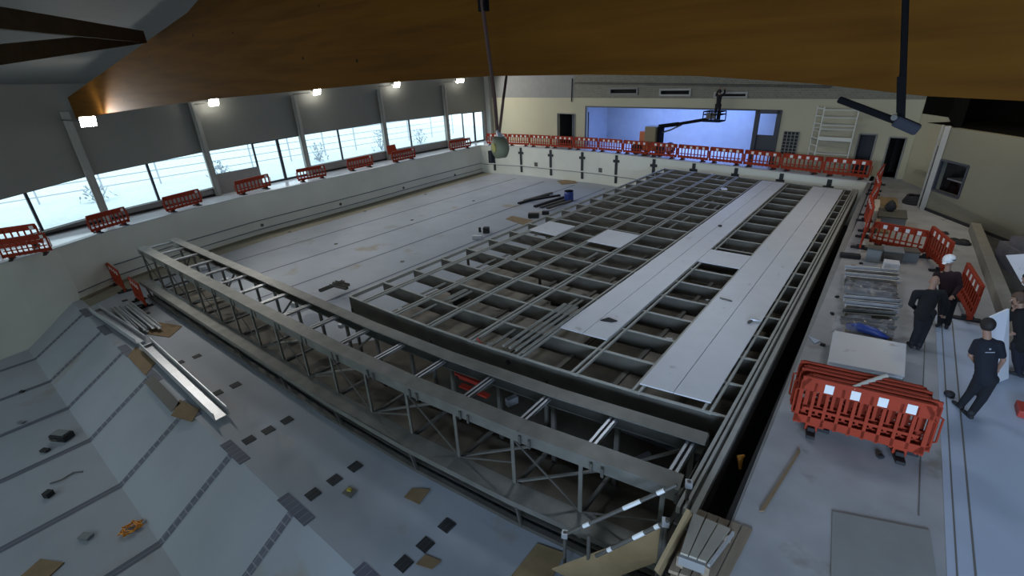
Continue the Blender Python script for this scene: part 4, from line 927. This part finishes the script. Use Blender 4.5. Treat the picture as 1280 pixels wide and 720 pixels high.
for (u, v) in ((868, 645), (912, 663), (852, 694), (884, 706)):
    p = at(u, v, .18); mb = MB(); mb.bar((p.x, p.y, .0), (p.x, p.y, .18), .08, .08, up=(0, 1, 0)); mb.build('step_leg', 'plank', land)
mb = MB(); A, B = at(862, 640, .3), at(822, 716, -.1); mb.bar(A, B, .05, .20); mb.build('stringer', 'ply', land)
for q in (0, .5, 1):
    p = L0[3].lerp(L0[2], .15+.7*q); mb = MB(); mb.bar((p.x, p.y, ZF), (p.x, p.y, -.03), .1, .1, up=(0, 1, 0)); mb.build('leg', 'plank', land)
    p = L0[0].lerp(L0[1], .1+.3*q)
    mb = MB(); mb.bar((p.x, p.y, -1.9), (p.x, p.y, -.03), .1, .1, up=(0, 1, 0)); mb.build('leg', 'plank', land)
mb = MB(); A, B = at(690, 712, -1.55), at(835, 658, -.45); A2, B2 = at(735, 735, -1.7), at(828, 700, -.75)
mb.prism([A, B, B2, A2], .03); tag(mb.build('plywood_ramp', 'ply'), 'plywood ramp sloping down from the timber landing to the pool floor', 'ramp')
rail = thing('scaffold_handrail', 'grey scaffold tube handrails with white tape marks beside the ramp', 'handrail', at(720, 700, ZF))
for (a, za, b, zb, m) in [((706, 668), -.95, (846, 606), .25, 'dsteel'), ((745, 695), -.9, (834, 652), .05, 'dsteel')]:
    A, B = at(*a, za), at(*b, zb); mb = MB(); mb.tube([A, B], .028, 8); mb.build('rail_tube', m, rail)
    for t in ((.18, .24), (.55, .70), (.84, .9)):
        mb = MB(); mb.tube([A.lerp(B, t[0]), A.lerp(B, t[1])], .031, 8); mb.build('tape_mark', 'reflect', rail)
for (a, za, dz) in [((706, 668), -.95, 1.2), ((736, 672), -.75, 1.0), ((861, 605), .15, .9), ((834, 652), .05, 1.6), ((829, 655), -.05, 1.4)]:
    A = at(*a, za); mb = MB(); mb.tube([A+Vector((0, 0, .05)), Vector((A.x, A.y, max(ZF, A.z-dz)))], .028, 8); mb.build('post_tube', 'dsteel', rail)
for (a, za) in [((832, 653), 0.02), ((706, 668), -.95), ((861, 605), .15)]:
    A = at(*a, za); mb = MB(); mb.box(A, (.09, .09, .09), .4); mb.build('clamp', 'alu', rail)

# ------------------------------------------------------------------ scaffold tower, boom lift
def sc(u, v, off=-1.0): 
    return on_plane(u, v, tuple((Vector((*FA, 0))+fn*off)[:2]), tuple((Vector((*FB, 0))+fn*off)[:2]))
a = sc(1012, 150); s_l = fx(a); s_r = fx(sc(1066, 160)); ht = sc(1030, 134).z; 
tow = thing('scaffold_tower', 'white mobile scaffold tower against the far wall left of two dark doors', 'scaffold', fpt((s_l+s_r)/2, 0, -.7))
PT = [(s_l, -.64), (s_r, -.64), (s_l, -.14), (s_r, -.14)]
sf = lambda s, o, z: fpt(s, z, o)
sl2 = s_l+.55
for (s, o) in ((s_l, -.14), (sl2-.1, -.64), (s_r-.1, -.14), (s_r, -.64)):
    mb = MB(); mb.tube([sf(s, o, .02), sf(s, o, ht)], .035, 8); mb.build('standard_tube', 'scaff', tow)
    mb = MB(); mb.lathe([(.06, -.03), (.06, .03)], sf(s, o, .06), 12, axis=1); mb.build('castor', 'rubber', tow)
nr = 9
for k in range(nr):
    z = lerp(.3, ht-.1, k/(nr-1))
    mb = MB(); mb.tube([sf(s_l, -.14, z), sf(sl2-.1, -.64, z)], .03, 6); mb.build('rung_tube', 'scaff', tow)
    mb = MB(); mb.tube([sf(s_r-.1, -.14, z), sf(s_r, -.64, z)], .03, 6); mb.build('rung_tube', 'scaff', tow)
for z in (ht-.15, ht-.5, ht-.85, ht*.52+.5, 1.0, .5):
    mb = MB(); mb.tube([sf(sl2-.1, -.64, z), sf(s_r, -.64, z)], .03, 6); mb.build('brace_tube', 'scaff', tow)
    mb = MB(); mb.tube([sf(s_l, -.14, z), sf(s_r-.1, -.14, z)], .025, 6); mb.build('brace_tube', 'scaff', tow)
mb = MB(); mb.prism([sf(s_l, -.18, ht*.5), sf(s_r-.1, -.18, ht*.5), sf(s_r, -.6, ht*.5), sf(sl2-.1, -.6, ht*.5)], .08); mb.build('platform_board', 'soffit', tow)
mb = MB(); mb.bar(sf(sl2-.1, -.66, ht*.5+.12), sf(s_r, -.66, ht*.5+.12), .03, .18); mb.build('toe_board', 'scaff', tow)

OF = .3; OB = -.5
lf = lambda u, v, o=OF: sc(u, v, o)
lb_ = lambda u, v: sc(u, v, OB)
lift = thing('boom_lift', 'orange boom lift with raised arm and basket parked behind the far barriers', 'lift', (*lf(815, 190)[:2], 0))
s0, s1 = fx(lf(803, 180)), fx(lf(824, 180)); zt_ = lf(803, 163).z
mb = MB(); mb.bar(fpt(s0-.3, .45, OF), fpt(s1+.7, .45, OF), 1.1, .35); mb.build('chassis', 'liftorange', lift, bevel=.05)
for s in (s0-.05, s1+.45):
    for o in (OF-.6, OF+.6):
        mb = MB(); c = fpt(s, .38, o); a = fn*.12; mb.tube([c-a, c-a*.4, c+a*.4, c+a], [.3, .38, .38, .3], 18); mb.build('wheel', 'rubber', lift)
mb = MB(); mb.bar(fpt(s0, .62+(zt_-.62)/2, OF), fpt(s0+.62*(s1-s0), .62+(zt_-.62)/2, OF), .9, zt_-.62); mb.build('counterweight', 'liftorange', lift, bevel=.06)
zc = lf(815, 157).z
mb = MB(); mb.bar(fpt(s0+.35*(s1-s0), .62+(zc-.62)/2, OF-.12), fpt(s1, .62+(zc-.62)/2, OF-.12), .85, zc-.62); mb.build('turret_cover', 'tan', lift, bevel=.05)
mb = MB(); mb.bar(fpt(s1+.05, .6+(zc-.6)/2, OF-.1), fpt(s1+.17, .6+(zc-.6)/2, OF-.1), .6, zc-.6); mb.build('mast', 'blk', lift)
A, B, K = lf(824, 158), lb_(884, 149), lf(848, 155)
mb = MB(); mb.bar(A, K, .20, .24); mb.bar(K-Vector((0, 0, 0)), B, .15, .18); mb.build('boom_arm', 'blk', lift, bevel=.02)
mb = MB(); mb.tube([lf(826, 166), lf(838, 162.5), lf(852, 156)], .05, 8); mb.build('lift_cylinder', 'dsteel', lift)
bs0, bs1 = fx(lb_(882, 150)), fx(lb_(903, 150)); bz = lb_(890, 151).z; bt = lb_(890, 139).z
mb = MB(); mb.bar(fpt((bs0), bz, OB), fpt(bs1, bz, OB), .75, .08)
for z in (bt, (bt+bz)/2+.1):
    for o in (-.36, .36): mb.tube([fpt(bs0, z, OB+o), fpt(bs1, z, OB+o)], .03, 6)
    for s in (bs0, bs1): mb.tube([fpt(s, z, OB-.36), fpt(s, z, OB+.36)], .03, 6)
for s in (bs0, bs1, (bs0+bs1)/2):
    for o in (-.36, .36): mb.tube([fpt(s, bz, OB+o), fpt(s, bt, OB+o)], .03, 6)
mb.build('basket', 'blk', lift)
mb = MB(); mb.box(fpt(bs0+.45, bt-.22, OB-.33), (.5, .1, .34)); mb.build('control_box', 'dsteel', lift)

# ------------------------------------------------------------------ hanging gear
hoist = thing('lifting_block', 'yellow lifting block hung on dark straps from the roof beam', 'hoist', at(624, 182, 4.4, 1))
P = lambda u, v, y=4.4: at(u, v, y, 1)
mb = MB(); mb.tube([P(602, -60), P(603, 6), P(610, 60), P(618, 120), P(622, 168)], .022, 6); mb.build('strap', 'strap', hoist)
mb = MB(); mb.tube([P(633, 96, 4.7), P(629, 125), P(624, 168)], .016, 6); mb.build('strap', 'strap', hoist)
mb = MB(); mb.box(P(602, 6)+Vector((0, .03, 0)), (.1, .08, .12)); mb.build('hook', 'blk', hoist, bevel=.01)
c = P(625, 184); vx = AX[2].copy(); vx.z = 0; vx.normalize(); sd = Vector((vx.y, -vx.x, 0)); ax_ = (sd*.9+vx*.45).normalized()
mb = MB(); mb.tube([c-ax_*.075, c-ax_*.05, c+ax_*.05, c+ax_*.075], [.09, .125, .125, .09], 20); mb.build('sheave_housing', 'olive', hoist, smooth=True)
mb = MB(); mb.tube([c-ax_*.085, c-ax_*.078], [.05, .05], 14); mb.tube([c+ax_*.078, c+ax_*.085], [.05, .05], 14); mb.bar(c-ax_*.08, c+ax_*.08, .03, .03); mb.build('axle', 'yellow', hoist)
mb = MB(); mb.tube([P(622, 163), P(625, 170), P(622, 175)], [.02, .04, .03], 8); mb.build('shackle', 'alu', hoist)
mb = MB(); mb.box(P(614, 196), (.05, .05, .14)); mb.build('chain_bucket', 'rubber', hoist)
arm = thing('hanging_arm', 'dark bar unit hanging on a cable from the roof beam at upper right', 'hanging unit', P(1127, 145, 4.5))
Q = lambda u, v: P(u, v, 4.5)
mb = MB(); mb.tube([Q(1134, -60), Q(1129, 90), Q(1127, 150)], .02, 8); mb.tube([Q(1132, 60), Q(1124, 110), Q(1124, 150)], .012, 6); mb.bar(Q(1127, 95), Q(1126, 140), .05, .05, up=(0, 1, 0)); mb.build('cable', 'blk', arm)
mb = MB(); mb.bar(Q(1048, 124), Q(1122, 152), .05, .045); mb.build('long_bar', 'blk', arm, bevel=.01)
mb = MB(); mb.bar(Q(1118, 150), Q(1148, 163), .09, .075); mb.build('end_box', mat('slate', (.022, .024, .036), .8), arm, bevel=.015)
mb = MB(); mb.lathe([(.02, -.02), (.02, .02)], Q(1118, 146)-Vector((0, .04, 0)), 10, axis=1); mb.build('bolt', 'dsteel', arm)

# ------------------------------------------------------------------ outside the windows
mb = MB(); mb.prism([(-3.6, -12, -.3), (-3.6, 45, -.3), (-40, 45, -.3), (-40, -12, -.3)], -.1); struct('ground_outside', mb, 'grass')
fe = thing('garden_fence', 'pale rail fence standing outside the windows', 'fence', (-12, 14, -.3))
for z in (.2, .7, 1.2, 1.7): mb = MB(); mb.bar((-12, -8, z-.1), (-12, 38, z-.1), .05, .06); mb.build('fence_rail', 'fence', fe)
for k in range(16): mb = MB(); mb.bar((-12, -8+3.06*k, -.3), (-12, -8+3.06*k, 1.8), .08, .08, up=(0, 1, 0)); mb.build('fence_post', 'fence', fe)
random.seed(21)
for i, (y, h, l) in enumerate([(6.5, .9, 'low pale bush outside the second wide window'), (13.2, 1.1, 'pale bush outside the glazed double door'), (20.5, 1.4, 'bluish bush outside the window just past the door'), (26.5, 1.6, 'pale bush outside the far window by the last lamp column'), (31, 1.2, 'pale bush outside the far corner door')]):
    mb = MB()
    for q in range(70):
        a = random.uniform(0, 6.28); rr = random.uniform(.0, .9); z = random.uniform(0, 1)*h
        c = Vector((-9.5+rr*math.cos(a)*.7, y+rr*math.sin(a)*(1.1-z/h*.5), -.25+z)); d = Vector((random.uniform(-1, 1), random.uniform(-1, 1), random.uniform(0, 1))).normalized()*.16; e = d.cross(Vector((0, 0, 1)))*.6
        mb.quad(c-d, c+e, c+d, c-e)
    for q in range(7): a = q*.9; mb.tube([(-9.5, y, -.3), (-9.5+.5*math.cos(a), y+.6*math.sin(a), h*.8-.3)], [.03, .008], 5)
    tag(mb.build('garden_bush', 'bush'), l, 'bush')

# ------------------------------------------------------------------ people
def blob(mb, a, b, ra, rb, n=12, sq=None):
    """rounded tapered limb from a (radius ra) to b (radius rb); sq flattens it along a given direction"""
    a = Vector(a); b = Vector(b); d = b-a; L = d.length; t = d/L if L > 1e-6 else Vector((0, 0, 1))
    x = Vector((0, 0, 1)) if abs(t.z) < .9 else Vector((1, 0, 0)); x = (x-t*x.dot(t)).normalized(); y = t.cross(x)
    rings = [(-math.cos(q*PI/8)*ra, math.sin(q*PI/8)*ra) for q in range(1, 5)]+[(L+math.sin(q*PI/8)*rb, math.cos(q*PI/8)*rb) for q in range(0, 4)]
    base = len(mb.v)
    mb.v.append(a-t*ra)
    for (s, r_) in rings:
        for j in range(n):
            g = 2*PI*j/n; o = x*(r_*math.cos(g))+y*(r_*math.sin(g))
            if sq: k = Vector(sq[0]); o = o-k*(o.dot(k)*(1-sq[1]))
            mb.v.append(a+t*s+o)
    mb.v.append(b+t*rb); e = len(mb.v)-1
    for j in range(n): mb.f.append((base, base+1+(j+1) % n, base+1+j))
    for i in range(len(rings)-1):
        for j in range(n): k = base+1+i*n; mb.f.append((k+j, k+(j+1) % n, k+n+(j+1) % n, k+n+j))
    k = base+1+(len(rings)-1)*n
    for j in range(n): mb.f.append((k+j, k+(j+1) % n, e))
def ellip(mb, c, R, rx, ry, rz, n=16, m=10):
    base = len(mb.v); c = Vector(c)
    mb.v.append(c+R @ Vector((0, 0, -rz)))
    for i in range(1, m):
        p = -PI/2+PI*i/m
        for j in range(n): g = 2*PI*j/n; mb.v.append(c+R @ Vector((rx*math.cos(p)*math.cos(g), ry*math.cos(p)*math.sin(g), rz*math.sin(p))))
    mb.v.append(c+R @ Vector((0, 0, rz))); e = len(mb.v)-1
    for j in range(n): mb.f.append((base, base+1+(j+1) % n, base+1+j))
    for i in range(m-2):
        for j in range(n): k = base+1+i*n; mb.f.append((k+j, k+(j+1) % n, k+n+(j+1) % n, k+n+j))
    k = base+1+(m-2)*n
    for j in range(n): mb.f.append((k+j, k+(j+1) % n, e))
def fuse(mb, name, m, parent, vox, it=3):
    o = mb.build(name, m, parent, smooth=True)
    r = o.modifiers.new('fuse', 'REMESH'); r.mode = 'VOXEL'; r.voxel_size = vox; r.use_smooth_shade = True
    s = o.modifiers.new('relax', 'SMOOTH'); s.factor = .5; s.iterations = it
    return o
def person(J, face, look, label, shirt, trousers, s=.9, bare=True, hair='hair', helmet=False, printed=False, short=True):
    """J: joints in world space; face: body forward (plan); look: head forward"""
    P = {k: Vector(v) for k, v in J.items()}; F = Vector(face).normalized(); U0 = (P['neck']-P['pelvis']).normalized()
    side = F.cross(U0).normalized(); root = thing('person', label, 'person', (P['pelvis'].x, P['pelvis'].y, 0), 0)
    lk = Vector(look).normalized(); hs_ = lk.cross(Vector((0, 0, 1))).normalized(); hu = hs_.cross(lk).normalized()
    HR = Matrix((hs_, lk, hu)).transposed()
    b = MB(); h = P['head']; r = .108*s
    ellip(b, h+hu*.012, HR, .076*s, .094*s, .112*s); ellip(b, h-hu*.06*s+lk*.028*s, HR, .052*s, .055*s, .058*s)      # skull, jaw
    blob(b, h+lk*.088*s-hu*.0, h+lk*.112*s-hu*.028*s, .010*s, .015*s, 8)                                           # nose
    blob(b, h+lk*.078*s-hu*.06*s-hs_*.018*s, h+lk*.078*s-hu*.06*s+hs_*.018*s, .009*s, .009*s, 8)                    # mouth
    blob(b, h+lk*.082*s+hu*.022*s-hs_*.045*s, h+lk*.082*s+hu*.022*s+hs_*.045*s, .010*s, .010*s, 8)                  # brow
    for q in (-1, 1): ellip(b, h+hs_*(.079*s*q)-hu*.01, HR, .012*s, .022*s, .032*s, 10, 8)                           # ears
    blob(b, P['neck']-U0*.03, h-hu*.05*s-lk*.012, .058*s, .052*s)
    ch = P['neck']-U0*.17*s
    blob(b, ch, P['pelvis']+U0*.08, .12*s, .10*s, sq=(F, .75))
    for q in 'LR':
        sh, el, wr = P['sh'+q], P['el'+q], P['wr'+q]
        blob(b, P['neck']-U0*.06*s, sh, .06*s, .05*s); blob(b, sh, el, .048*s, .038*s); blob(b, el, wr, .038*s, .026*s)
        hd = P.get('hd'+q, (wr-el).normalized()); 
        kn, an = P['kn'+q], P['an'+q]; hp = P['hp'+q]
        blob(b, hp, kn, .075*s, .052*s); blob(b, kn, an, .05*s, .036*s); blob(b, P['pelvis'], hp, .09*s, .08*s)
        # palm, four fingers, thumb
        w = hd.cross(F); w = w.normalized() if w.length > .1 else side.copy(); nrm = w.cross(hd).normalized()
        if nrm.dot(F) < 0: nrm = -nrm
        pc = wr+hd*.05*s
        blob(b, wr+hd*.015*s-w*.012*s, pc+hd*.03*s-w*.02*s, .019*s, .018*s, 8); blob(b, wr+hd*.015*s+w*.012*s, pc+hd*.03*s+w*.02*s, .019*s, .018*s, 8)
        for k, (o_, ln) in enumerate(((-.030, .066), (-.010, .076), (.010, .070), (.030, .054))):
            f0 = pc+hd*.035*s+w*o_*s; f1 = f0+(hd*.85+nrm*.5).normalized()*ln*.55*s; f2 = f1+(hd*.35+nrm*.95).normalized()*ln*.5*s
            blob(b, f0, f1, .0095*s, .009*s, 6); blob(b, f1, f2, .009*s, .0075*s, 6)
        tb = wr+hd*.025*s-w*.026*s; t1 = tb+(hd*.6-w*.7+nrm*.3).normalized()*.04*s; t2 = t1+(hd*.9+nrm*.5).normalized()*.03*s
        blob(b, tb, t1, .012*s, .011*s, 6); blob(b, t1, t2, .011*s, .009*s, 6)
    fuse(b, 'body', 'skin', root, .0068)
    # eyes
    for q in (-1, 1):
        e = MB(); ellip(e, h+lk*.084*s+hs_*(.032*s*q)+hu*.004, HR, .012*s, .008*s, .008*s, 10, 8); e.build('eye', 'reflect', root, smooth=True)
    # shirt
    c = MB(); blob(c, ch+U0*.02, P['pelvis']+U0*.02, .158*s, .142*s, 16, sq=(F, .72)); blob(c, P['shL'], P['shR'], .066*s, .066*s); blob(c, P['neck']-U0*.05, ch, .072*s, .15*s, 14, sq=(F, .75))
    blob(c, P['pelvis']+U0*.03, P['pelvis']-U0*.08*s, .148*s, .150*s, 16, sq=(F, .76))
    for q in 'LR':
        sh, el, wr = P['sh'+q], P['el'+q], P['wr'+q]
        if short: blob(c, sh, sh.lerp(el, .72), .066*s, .058*s)
        else: blob(c, sh, el, .066*s, .055*s); blob(c, el, el.lerp(wr, .9), .053*s, .040*s)
    so = fuse(c, 'shirt', shirt, root, .012)
    if printed:
        bk = -F; o0 = P['neck']-U0*.20*s+bk*.131*s
        t = MB(); t.bar(o0-side*.055, o0+side*.055, .004, .014, up=U0); t.bar(o0+U0*.055-side*.012, o0+U0*.055+side*.012, .004, .026, up=U0)
        t.build('shirt_print', 'print_', so)
    c = MB(); blob(c, P['hpL'], P['hpR'], .105*s, .105*s); blob(c, P['pelvis']+U0*.03, P['pelvis']-U0*.06, .132*s, .125*s, 14, sq=(F, .78))
    for q in 'LR': blob(c, P['hp'+q], P['kn'+q], .098*s, .072*s); blob(c, P['kn'+q], P['an'+q], .070*s, .056*s)
    fuse(c, 'trousers', trousers, root, .012)
    for q in 'LR':
        an = P['an'+q]; d = P['toe'+q].normalized(); z0 = an.z-.075*s
        c = MB(); blob(c, an-Vector((0, 0, .035*s))-d*.03*s, an+d*.14*s-Vector((0, 0, .042*s)), .042*s, .034*s, 12); blob(c, an+Vector((0, 0, .05*s)), an-Vector((0, 0, .03*s)), .05*s, .044*s)
        fuse(c, 'boot', 'rubber', root, .012)
    if helmet:
        c = MB(); ellip(c, h+hu*.055*s, HR, .108*s, .130*s, .092*s); hm = fuse(c, 'helmet', 'helmet', root, .008)
        c = MB(); blob(c, h+hu*.03*s+lk*.10*s-hs_*.06*s, h+hu*.03*s+lk*.10*s+hs_*.06*s, .018*s, .018*s, 8); blob(c, h+hu*.03*s+lk*.10*s, h+hu*.02*s+lk*.155*s, .05*s, .04*s, 10, sq=(hu, .25)); fuse(c, 'brim', 'helmet', hm, .008)
        c = MB(); c.lathe([(.1115*s, 0), (.1125*s, .024)], h+hu*.045*s, 20, cap=False); c.build('helmet_band', 'rubber', hm)
    elif hair:
        c = MB(); ellip(c, h+hu*.026*s-lk*.014*s, HR, .084*s, .098*s, .106*s)
        c2 = MB(); c2.v = [v for v in c.v]; c2.f = c.f
        # crop the face out of the hair shell
        keep = []
        for f in c.f:
            m_ = sum((c.v[i] for i in f), Vector())/len(f)-h
            if not (m_.dot(lk) > .02*s and m_.dot(hu) < .068*s) and m_.dot(hu) > -.06*s: keep.append(f)
        c2.f = keep; ho = c2.build('hair', hair, root, smooth=True); sm = ho.modifiers.new('thick', 'SOLIDIFY'); sm.thickness = .012; sm.offset = 1
    return root
def pose(px, Y, dy=None):
    """joints from photo positions on an upright plane at depth Y, with per joint shifts"""
    dy = dy or {}; return {k: at(u, v, Y+dy.get(k, 0), 1) for k, (u, v) in px.items()}
def finish(J, s, toeL, toeR, za=.085):
    for q in 'LR': J['an'+q].z = za*s if J['an'+q].z < .35 else J['an'+q].z
    J['toeL'] = Vector(toeL); J['toeR'] = Vector(toeR); return J
# person walking, navy shirt, back to the camera
J = pose(dict(head=(1234, 407), neck=(1234, 422), pelvis=(1232, 468), shL=(1222, 428), shR=(1249, 430), elL=(1213, 444), elR=(1254, 450), wrL=(1222, 457), wrR=(1247, 462), hpL=(1226, 472), hpR=(1239, 474), knL=(1214, 490), knR=(1227, 499), anL=(1201, 506), anR=(1213, 518)), 9.35, dict(elR=.1, wrR=.25, elL=.05, wrL=.2, anL=.1, anR=-.12, knL=.12, knR=.06))
finish(J, .9, (-.6, .8, 0), (-.5, .85, 0))
person(J, (-.25, 1, 0), (-.3, 1, -.15), 'person with dark hair in a navy T-shirt walking away on the near right deck', 'navy', 'trouser', .92, printed=True)
# stooping person in black
J = pose(dict(head=(1168, 352), neck=(1164, 362), pelvis=(1156, 389), shL=(1145, 366), shR=(1178, 366), elL=(1139, 380), elR=(1184, 381), wrL=(1149, 390), wrR=(1180, 394), hpL=(1150, 391), hpR=(1163, 391), knL=(1147, 412), knR=(1157, 411), anL=(1139, 431), anR=(1150, 428)), 11.3, dict(head=.28, neck=.2, shL=.12, shR=.14, elL=.2, elR=.25, wrL=.42, wrR=.42, knL=.08, knR=.1))
finish(J, .9, (-.35, 1, 0), (.1, 1, 0))
person(J, (.05, 1, 0), (.1, .75, -.62), 'person in black clothes stooping over the stacked metal, nearer one of the pair', 'blackcloth', 'trouser', .95, hair=None, short=False)
# person in white helmet
J = pose(dict(head=(1186, 326), neck=(1184, 338), pelvis=(1184, 372), shL=(1197, 343), shR=(1171, 343), elL=(1200, 358), elR=(1166, 358), wrL=(1191, 370), wrR=(1171, 369), hpL=(1190, 375), hpR=(1179, 374), knL=(1187, 391), knR=(1177, 390), anL=(1184, 406), anR=(1175, 404)), 12.7, dict(elL=-.05, elR=-.05, wrL=-.25, wrR=-.25))
finish(J, .9, (-.1, -1, 0), (-.4, -1, 0))
person(J, (-.3, -1, 0), (-.55, -1, -.35), 'person in a white helmet and dark clothes facing the stooping person', 'maroon', 'blackcloth', .95, helmet=True, short=False)
# person holding the upright sheet
J = pose(dict(head=(1273, 374), neck=(1275, 384), pelvis=(1277, 427), shL=(1265, 391), shR=(1289, 393), elL=(1259, 400), elR=(1287, 414), wrL=(1266, 388), wrR=(1269, 417), hpL=(1272, 431), hpR=(1284, 432), knL=(1271, 451), knR=(1284, 453), anL=(1271, 473), anR=(1286, 475)), 11.15, dict(wrL=-.02, elL=.1, wrR=-.1))
finish(J, .9, (-1, .1, 0), (-1, -.2, 0))
person(J, (-1, .15, 0), (-1, .1, -.4), 'person in dark clothes holding the upright white sheet at the right edge', 'blackcloth', 'navy', .92, hair=mat('brown_hair', (.09, .05, .03), .7), short=False)
J = pose(dict(head=(1286, 349), neck=(1286, 362), pelvis=(1287, 412), shL=(1272, 370), shR=(1300, 372), elL=(1268, 388), elR=(1302, 392), wrL=(1272, 402), wrR=(1294, 405), hpL=(1281, 416), hpR=(1293, 417), knL=(1281, 438), knR=(1294, 440), anL=(1281, 462), anR=(1295, 464)), 11.5, dict(wrL=-.2, wrR=-.2))
finish(J, .9, (-.8, -.6, 0), (-.6, -.8, 0))
person(J, (-.7, -.7, 0), (-.8, -.6, -.3), 'person in black half cut off by the right edge, behind the sheet holder', 'blackcloth', 'blackcloth', .95, short=False)
# the upright sheet
BL, BR, TL, TR = at(1245, 480, .012), at(1261, 473, .012), at(1239, 396, 10.15, 1), at(1262, 386, 10.35, 1)
n_ = (BR-BL).cross(TL-BL).normalized()*.03; n_ = n_ if n_.y > 0 else -n_
mb = MB(); mb.add([BL, BR, TR, TL, BL+n_, BR+n_, TR+n_, TL+n_], [(0, 1, 2, 3), (4, 5, 6, 7), (0, 1, 5, 4), (1, 2, 6, 5), (2, 3, 7, 6), (3, 0, 4, 7)])
tag(mb.build('upright_sheet', 'white', bevel=.004), 'tall white sheet held upright beside the walking person', 'sheet')
# worker in the lift basket
def B_(s, z, o): return fpt(s, z, o)
sc_ = (bs0+bs1)/2+.15; zb_ = bz+.05; o_ = OB
J = dict(head=B_(sc_, zb_+1.50, o_), neck=B_(sc_, zb_+1.36, o_), pelvis=B_(sc_, zb_+.84, o_), shL=B_(sc_+.17, zb_+1.31, o_), shR=B_(sc_-.17, zb_+1.31, o_), elL=B_(sc_+.22, zb_+1.45, o_+.14), elR=B_(sc_-.22, zb_+1.45, o_+.14), wrL=B_(sc_+.16, zb_+1.62, o_+.2), wrR=B_(sc_-.16, zb_+1.62, o_+.2),
         hpL=B_(sc_+.09, zb_+.80, o_), hpR=B_(sc_-.09, zb_+.80, o_), knL=B_(sc_+.1, zb_+.43, o_-.02), knR=B_(sc_-.1, zb_+.43, o_-.02), anL=B_(sc_+.1, zb_+.08, o_), anR=B_(sc_-.1, zb_+.08, o_))
J['toeL'] = J['toeR'] = fn
person(J, tuple(fn), tuple(fn+Vector((0, 0, .25))), 'person in dark clothes standing in the raised lift basket, arms up to the vent', 'blackcloth', 'blackcloth', .92, short=False)

# ------------------------------------------------------------------ light
w = bpy.data.worlds.new('world'); bpy.context.scene.world = w; w.use_nodes = True
bg = w.node_tree.nodes['Background']; bg.inputs['Color'].default_value = (.74, .92, 1.0, 1); bg.inputs['Strength'].default_value = 1.6
def area(name, loc, target, sx, sy, power, col):
    l = bpy.data.lights.new(name, 'AREA'); l.shape = 'RECTANGLE'; l.size = sx; l.size_y = sy; l.energy = power; l.color = col
    o = bpy.data.objects.new(name, l); C.objects.link(o); o.location = loc
    o.rotation_euler = (Vector(target)-Vector(loc)).to_track_quat('-Z', 'Y').to_euler(); return o
# ceiling lamp of the room beyond the opening (out of sight above the opening)
pc = fpt((H_op[0]+H_op[1])/2, 3.5, 2.4); area('back_room_lamp', pc, pc-Vector((0, 0, 1)), 9, 2.5, 300, (.22, .38, 1.0))
# work lamps on the columns
def flood(u, v, k, label, s=1., twin=False):
    x, y = WALLL[k]; p = on_plane(u, v, (x+.35, y-.35), (x+1.35, y-.35)) if k == 2 else at(u, v, x+.55, 0)
    root = thing('flood_lamp', label, 'lamp', p, 0, 'lit flood lamps on the window wall columns')
    for q in ((-.22, .22) if twin else (0,)):
        b = MB(); b.box(p+Vector((-.06, q, .02)), (.12, .34, .28)); b.build('lamp_body', 'dsteel', root)
        e = MB(); e.box(p+Vector((.02, q, 0)), (.05, .44*s, .34*s), R=Matrix.Rotation(.5, 3, 'Y')); e.build('lamp_lens', 'lens', root)
    a = MB(); a.bar(p+Vector((-.1, -.25 if twin else 0, .0)), Vector((x+.2, y-(.17 if k == 2 else 0), p.z-.05)), .05, .05); (a.bar(p+Vector((-.1, -.3, 0)), p+Vector((-.1, .3, 0)), .05, .05) if twin else None); a.build('bracket', 'dsteel', root)
    l = bpy.data.lights.new('flood_light', 'SPOT'); l.energy = 560; l.color = (1, .97, .93); l.spot_size = 2.2; l.spot_blend = .6; l.shadow_soft_size = .12
    o = bpy.data.objects.new('flood_light', l); C.objects.link(o); o.location = p+Vector((.12, 0, -.02)); o.rotation_euler = Vector((1, .45, -.42)).to_track_quat('-Z', 'Y').to_euler()
flood(110, 152, 2, 'lit flood lamp on the first column, leftmost and biggest glow')
flood(267, 128, 3, 'lit flood lamp on the second column from the left of the photo')
flood(396, 115, 4, 'lit flood lamp on the third column from the left of the photo')
flood(496, 106, 5, 'lit flood lamp on the fourth column from the left of the photo')
flood(575, 101, 6, 'pair of lit lamps near the far left corner, furthest of the flood lamps', .8, True)
# daylight of the high window band behind the camera
dl = area('daylight_near_window', (30.5, -7.5, 3.6), (29.3, 4, -1.5), 6, 2.6, 560, (.50, .69, 1.0)); dl.data.spread = 1.55
# added unseen fill lights under the roof beyond the beam
for (x, y, e) in ((8, 13, 75), (20, 12, 130), (8, 23, 75), (20, 22, 90), (28, 12.5, 70)):
    area('hall_fill', (x, y, roof_z(x)-.25), (x, y, 0), 1.6, 1.6, e, (.78, .87, 1.0))
area('hall_fill', (27.2, 20.5, 6.3), (27.4, 21, 0), 1.2, 1.2, 75, (1.0, .88, .66))  # added warm fill for the far right deck, source unseen
sc = bpy.context.scene
sc.view_settings.view_transform = 'Standard'; sc.view_settings.look = 'None'; sc.view_settings.gamma = 1; sc.view_settings.use_curve_mapping = False
sc.view_settings.exposure = 0.2
